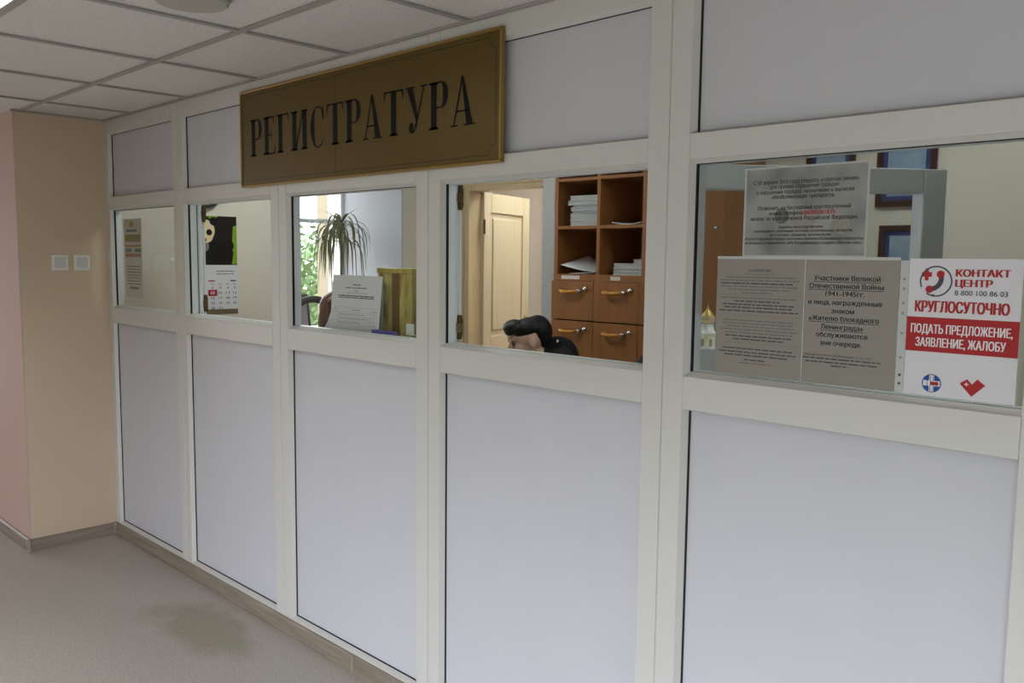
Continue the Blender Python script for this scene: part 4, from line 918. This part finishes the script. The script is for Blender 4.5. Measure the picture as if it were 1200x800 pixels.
for k_, (h, off, wd, dy, lb, tl) in enumerate([(.018, .068, .195, .03, 'bottom white book of the pile in the lower right cubbyhole', .0), (.017, .070, .190, .03, 'white book second from the bottom in the lower right cubbyhole', .02), (.026, .066, .198, .04, 'thick white book on the lower right cubbyhole pile', .0), (.022, .150, .115, .10, 'small reddish-edged book on top of the lower right pile', -.05)]):
    book(xa + off, xa + off + wd, CY + dy, CY + dy + (.24 if k_ < 3 else .16), z, h, lb, 'white books piled in the lower right cubbyhole', tl, (206, 208, 212) if k_ < 3 else (176, 160, 156)); z += h + .0006
# loose sheets
def sheets(name, label, x0, x1, y0, y1, z, fn, m, n=6):
    mb = MB(); N = 14; vs = []
    for th in (0, .003):
        for i in range(N + 1):
            for j in range(N + 1):
                u, v = i / N, j / N; vs.append((x0 + (x1 - x0) * u, y0 + (y1 - y0) * v, z + fn(u, v) + th))
    K = (N + 1) ** 2; fs = []
    for i in range(N):
        for j in range(N):
            a = i * (N + 1) + j; fs.append((a, a + 1, a + N + 2, a + N + 1)); fs.append((K + a, K + a + N + 1, K + a + N + 2, K + a + 1))
    for i in range(N):
        for (a, b_) in ((i, i + 1), (N * (N + 1) + i, N * (N + 1) + i + 1), (i * (N + 1), (i + 1) * (N + 1)), (i * (N + 1) + N, (i + 1) * (N + 1) + N)): fs.append((a, b_, K + b_, K + a))
    mb.mesh(vs, fs); return tag(mb.build(name, m, smooth=True), label, 'paper')
sheets('paper_sheet', 'sheet of paper curling up at both ends in the upper middle cubbyhole', xs[1] + .085, xs[1] + .275, CY + .02, CY + .25, rows[1] + .0125, lambda u, v: .012 * abs(2 * u - 1) ** 2, PAPER)
sheets('paper_stack', 'loose sheets bent upwards in the lower left cubbyhole', xs[0] + .035, xs[0] + .270, CY + .015, CY + .26, rows[0] + .0165, lambda u, v: .014 + .085 * max(0, 1 - u * 1.35) ** 1.2 * (.35 + .65 * v) , PAPER)
sheets('paper_sheet', 'flat sheet under the bent papers in the lower left cubbyhole', xs[0] + .10, xs[0] + .285, CY + .008, CY + .24, rows[0] + .0122, lambda u, v: .002 + .012 * u * u, PAPER)
t = thing('stamp_box', 'small blue box at the edge of the right cubbyhole', 'box', (xs[2] + .07, CY + .06, rows[1] + .012))
MB().box(xs[2] + .026, xs[2] + .12, CY + .03, CY + .12, rows[1] + .0125, rows[1] + .030).build('body', mat('navy_card', (40, 52, 110), .5), t, bevel=.002)
MB().box(xs[2] + .025, xs[2] + .121, CY + .029, CY + .121, rows[1] + .030, rows[1] + .040).build('lid', mat('navy_card_lid', (50, 64, 130), .5), t, bevel=.002)

# ------------------------------------------------------------------ seen through the near window
def framed(x0, x1, z0, z1, label):
    t = thing('framed_certificate', label, 'picture', ((x0 + x1) / 2, YB, z0), 'framed certificates on the back wall')
    q = .026
    MB().rect_ring(x0, x1, z0, z1, x0 + q, x1 - q, z0 + q, z1 - q, YB - .022, YB - .001).build('frame', mat('mahogany', (58, 26, 20), .35), t, bevel=.003)
    MB().box(x0 + q, x1 - q, YB - .010, YB - .003, z0 + q, z1 - q).build('print', mat('blue_certificate', (170, 186, 200), .25, noise=((7, 7, 9), .6, (96, 128, 170), 2)), t)
    MB().rect_ring(x0 + q, x1 - q, z0 + q, z1 - q, x0 + q + .02, x1 - q - .02, z0 + q + .02, z1 - q - .02, YB - .0115, YB - .0100).build('print_border', mat('deep_blue_print', (50, 60, 116), .4), t)
framed(-1.906, -1.672, 1.740, 2.06, 'blue certificate in a dark frame, left of the upper two on the back wall')
framed(-1.570, -1.315, 1.735, 2.06, 'blue certificate in a dark frame, right of the upper two on the back wall')
framed(-1.545, -1.295, 1.330, 1.652, 'blue certificate in a dark frame, the lower one on the back wall')
# low file cabinet carrying the souvenir
t = thing('low_cabinet', 'low grey cabinet inside the registry carrying the church souvenir', 'cabinet', (-1.72, 1.2, 0))
GC = mat('grey_metal', (150, 154, 156), .5)
MB().box(-1.88, -1.42, 1.02, 1.45, .02, 1.115).build('body', GC, t, bevel=.003); MB().box(-1.89, -1.41, 1.01, 1.46, 1.115, 1.137).build('top', mat('white_laminate', (222, 224, 224), .4), t, bevel=.002)
for z in (.06, .41, .76):
    d = MB().box(-1.87, -1.43, 1.004, 1.02, z, z + .33).build('drawer', GC, t, bevel=.002); MB().box(-1.70, -1.60, .990, 1.004, z + .24, z + .255).build('handle', CHROME, d)
cx, cy, cz = -1.757, 1.15, 1.138
t = thing('church_souvenir', 'small white church souvenir with a golden onion dome', 'souvenir', (cx, cy, cz))
CREAM = mat('cream_glaze', (226, 216, 176), .4)
MB().lathe([(.034, 0), (.034, .006), (.031, .008), (.031, .062), (.034, .066)], (cx, cy, cz), 24).build('body', CREAM, t)
MB().lathe([(.034, .066), (.033, .072), (.026, .080), (.022, .100), (.024, .104), (.001, .104)], (cx, cy, cz), 24).build('drum', mat('white_glaze', (240, 240, 236), .3), t, smooth=True)
MB().lathe([(.012, .104), (.024, .112), (.028, .124), (.024, .138), (.012, .152), (.005, .162), (.0015, .178), (.0003, .180)], (cx, cy, cz), 24).build('dome', mat('golden_dome', (206, 176, 96), .35, .3), t, smooth=True)
for k in range(6):
    a = k * math.pi / 3 - 1.1; MB().box(-.006, .006, .0295, .0318, .018, .048, Matrix.Translation((cx, cy, cz)) @ Matrix.Rotation(a, 4, 'Z')).build('window_niche', mat('niche_brown', (120, 104, 70), .5), t)

# ------------------------------------------------------------------ outdoors beyond the niche window
struct(MB().box(-40, XWN - .8, -10, 40, -1.0, -.9).box(-40, 40, -60, -10, -1.0, -.9).box(XWN - .8, 40, -10, YO - .3, -1.0, -.9).box(XR + .3, 40, YO - .3, 10, -1.0, -.9).build('ground', mat('grey_ground', (122, 120, 116), .9, noise=((.5, .5, .5), .6, (104, 112, 92), 3))), 'pale ground outside the window', 'ground')  # stretch on the corridor side is added unseen, to cut upward skylight
BW = mat('cream_render', (146, 132, 108), .8)
t = thing('building', 'cream building outside the niche window, right of the shrubs', 'building', (-7.75, 7, -.9))
MB().box(-9.5, -6.0, 4.42, 10, -.9, 6.5).build('wall', BW, t)
MB().box(-9.8, -5.8, 4.2, 10.2, 6.5, 6.8).build('roof', mat('roof_brown', (120, 84, 66), .8), t)
for x in (-8.6, -7.2):
    w = MB().rect_ring(x, x + .8, .6, 2.0, x + .07, x + .73, .67, 1.93, 4.40, 4.43); wo = w.build('window', WHITEP, t)
    MB().box(x + .07, x + .73, 4.41, 4.419, .67, 1.93).build('pane', mat('dark_pane', (90, 104, 112), .1), wo)
def bush(c, r, label, m, n=1500, seed=0):
    rnd = random.Random(seed); t = thing('shrub', label, 'shrub', (c[0], c[1], -.9), 'shrubs outside the niche window')
    MB().tube([(c[0], c[1], -.9), (c[0] + .05, c[1], c[2] - r * .2)], [.09, .05], 8).build('trunk', mat('bark', (96, 80, 60), .9), t)
    mb = MB()
    for _ in range(n):
        d = Vector((rnd.gauss(0, 1), rnd.gauss(0, 1), rnd.gauss(0, 1))).normalized() * r * rnd.random() ** .4; p = Vector(c) + Vector((d.x, d.y, d.z * 1.1))
        a = Vector((rnd.gauss(0, 1), rnd.gauss(0, 1), rnd.gauss(0, 1))).normalized(); b_ = a.orthogonal().normalized(); s_ = rnd.uniform(.05, .11)
        mb.quad(p - a * s_, p - b_ * s_ * .5, p + a * s_, p + b_ * s_ * .5)
    mb.build('foliage', m, t)
G1 = mat('light_leaves', (132, 156, 106), .6); G2 = mat('mid_leaves', (116, 142, 92), .6)
for k_, (x, y, z, r, lb) in enumerate([(-12.0, 5.6, .65, 1.05, 'light green shrub outside, nearest the corner of the cream building'), (-14.9, 7.8, .85, 1.25, 'green shrub outside standing far behind the nearer one'), (-12.4, 3.1, .6, 1.0, 'green shrub outside to the left of the other two')]):
    bush((x, y, z), r, lb, G1 if k_ != 1 else G2, 1500, k_)
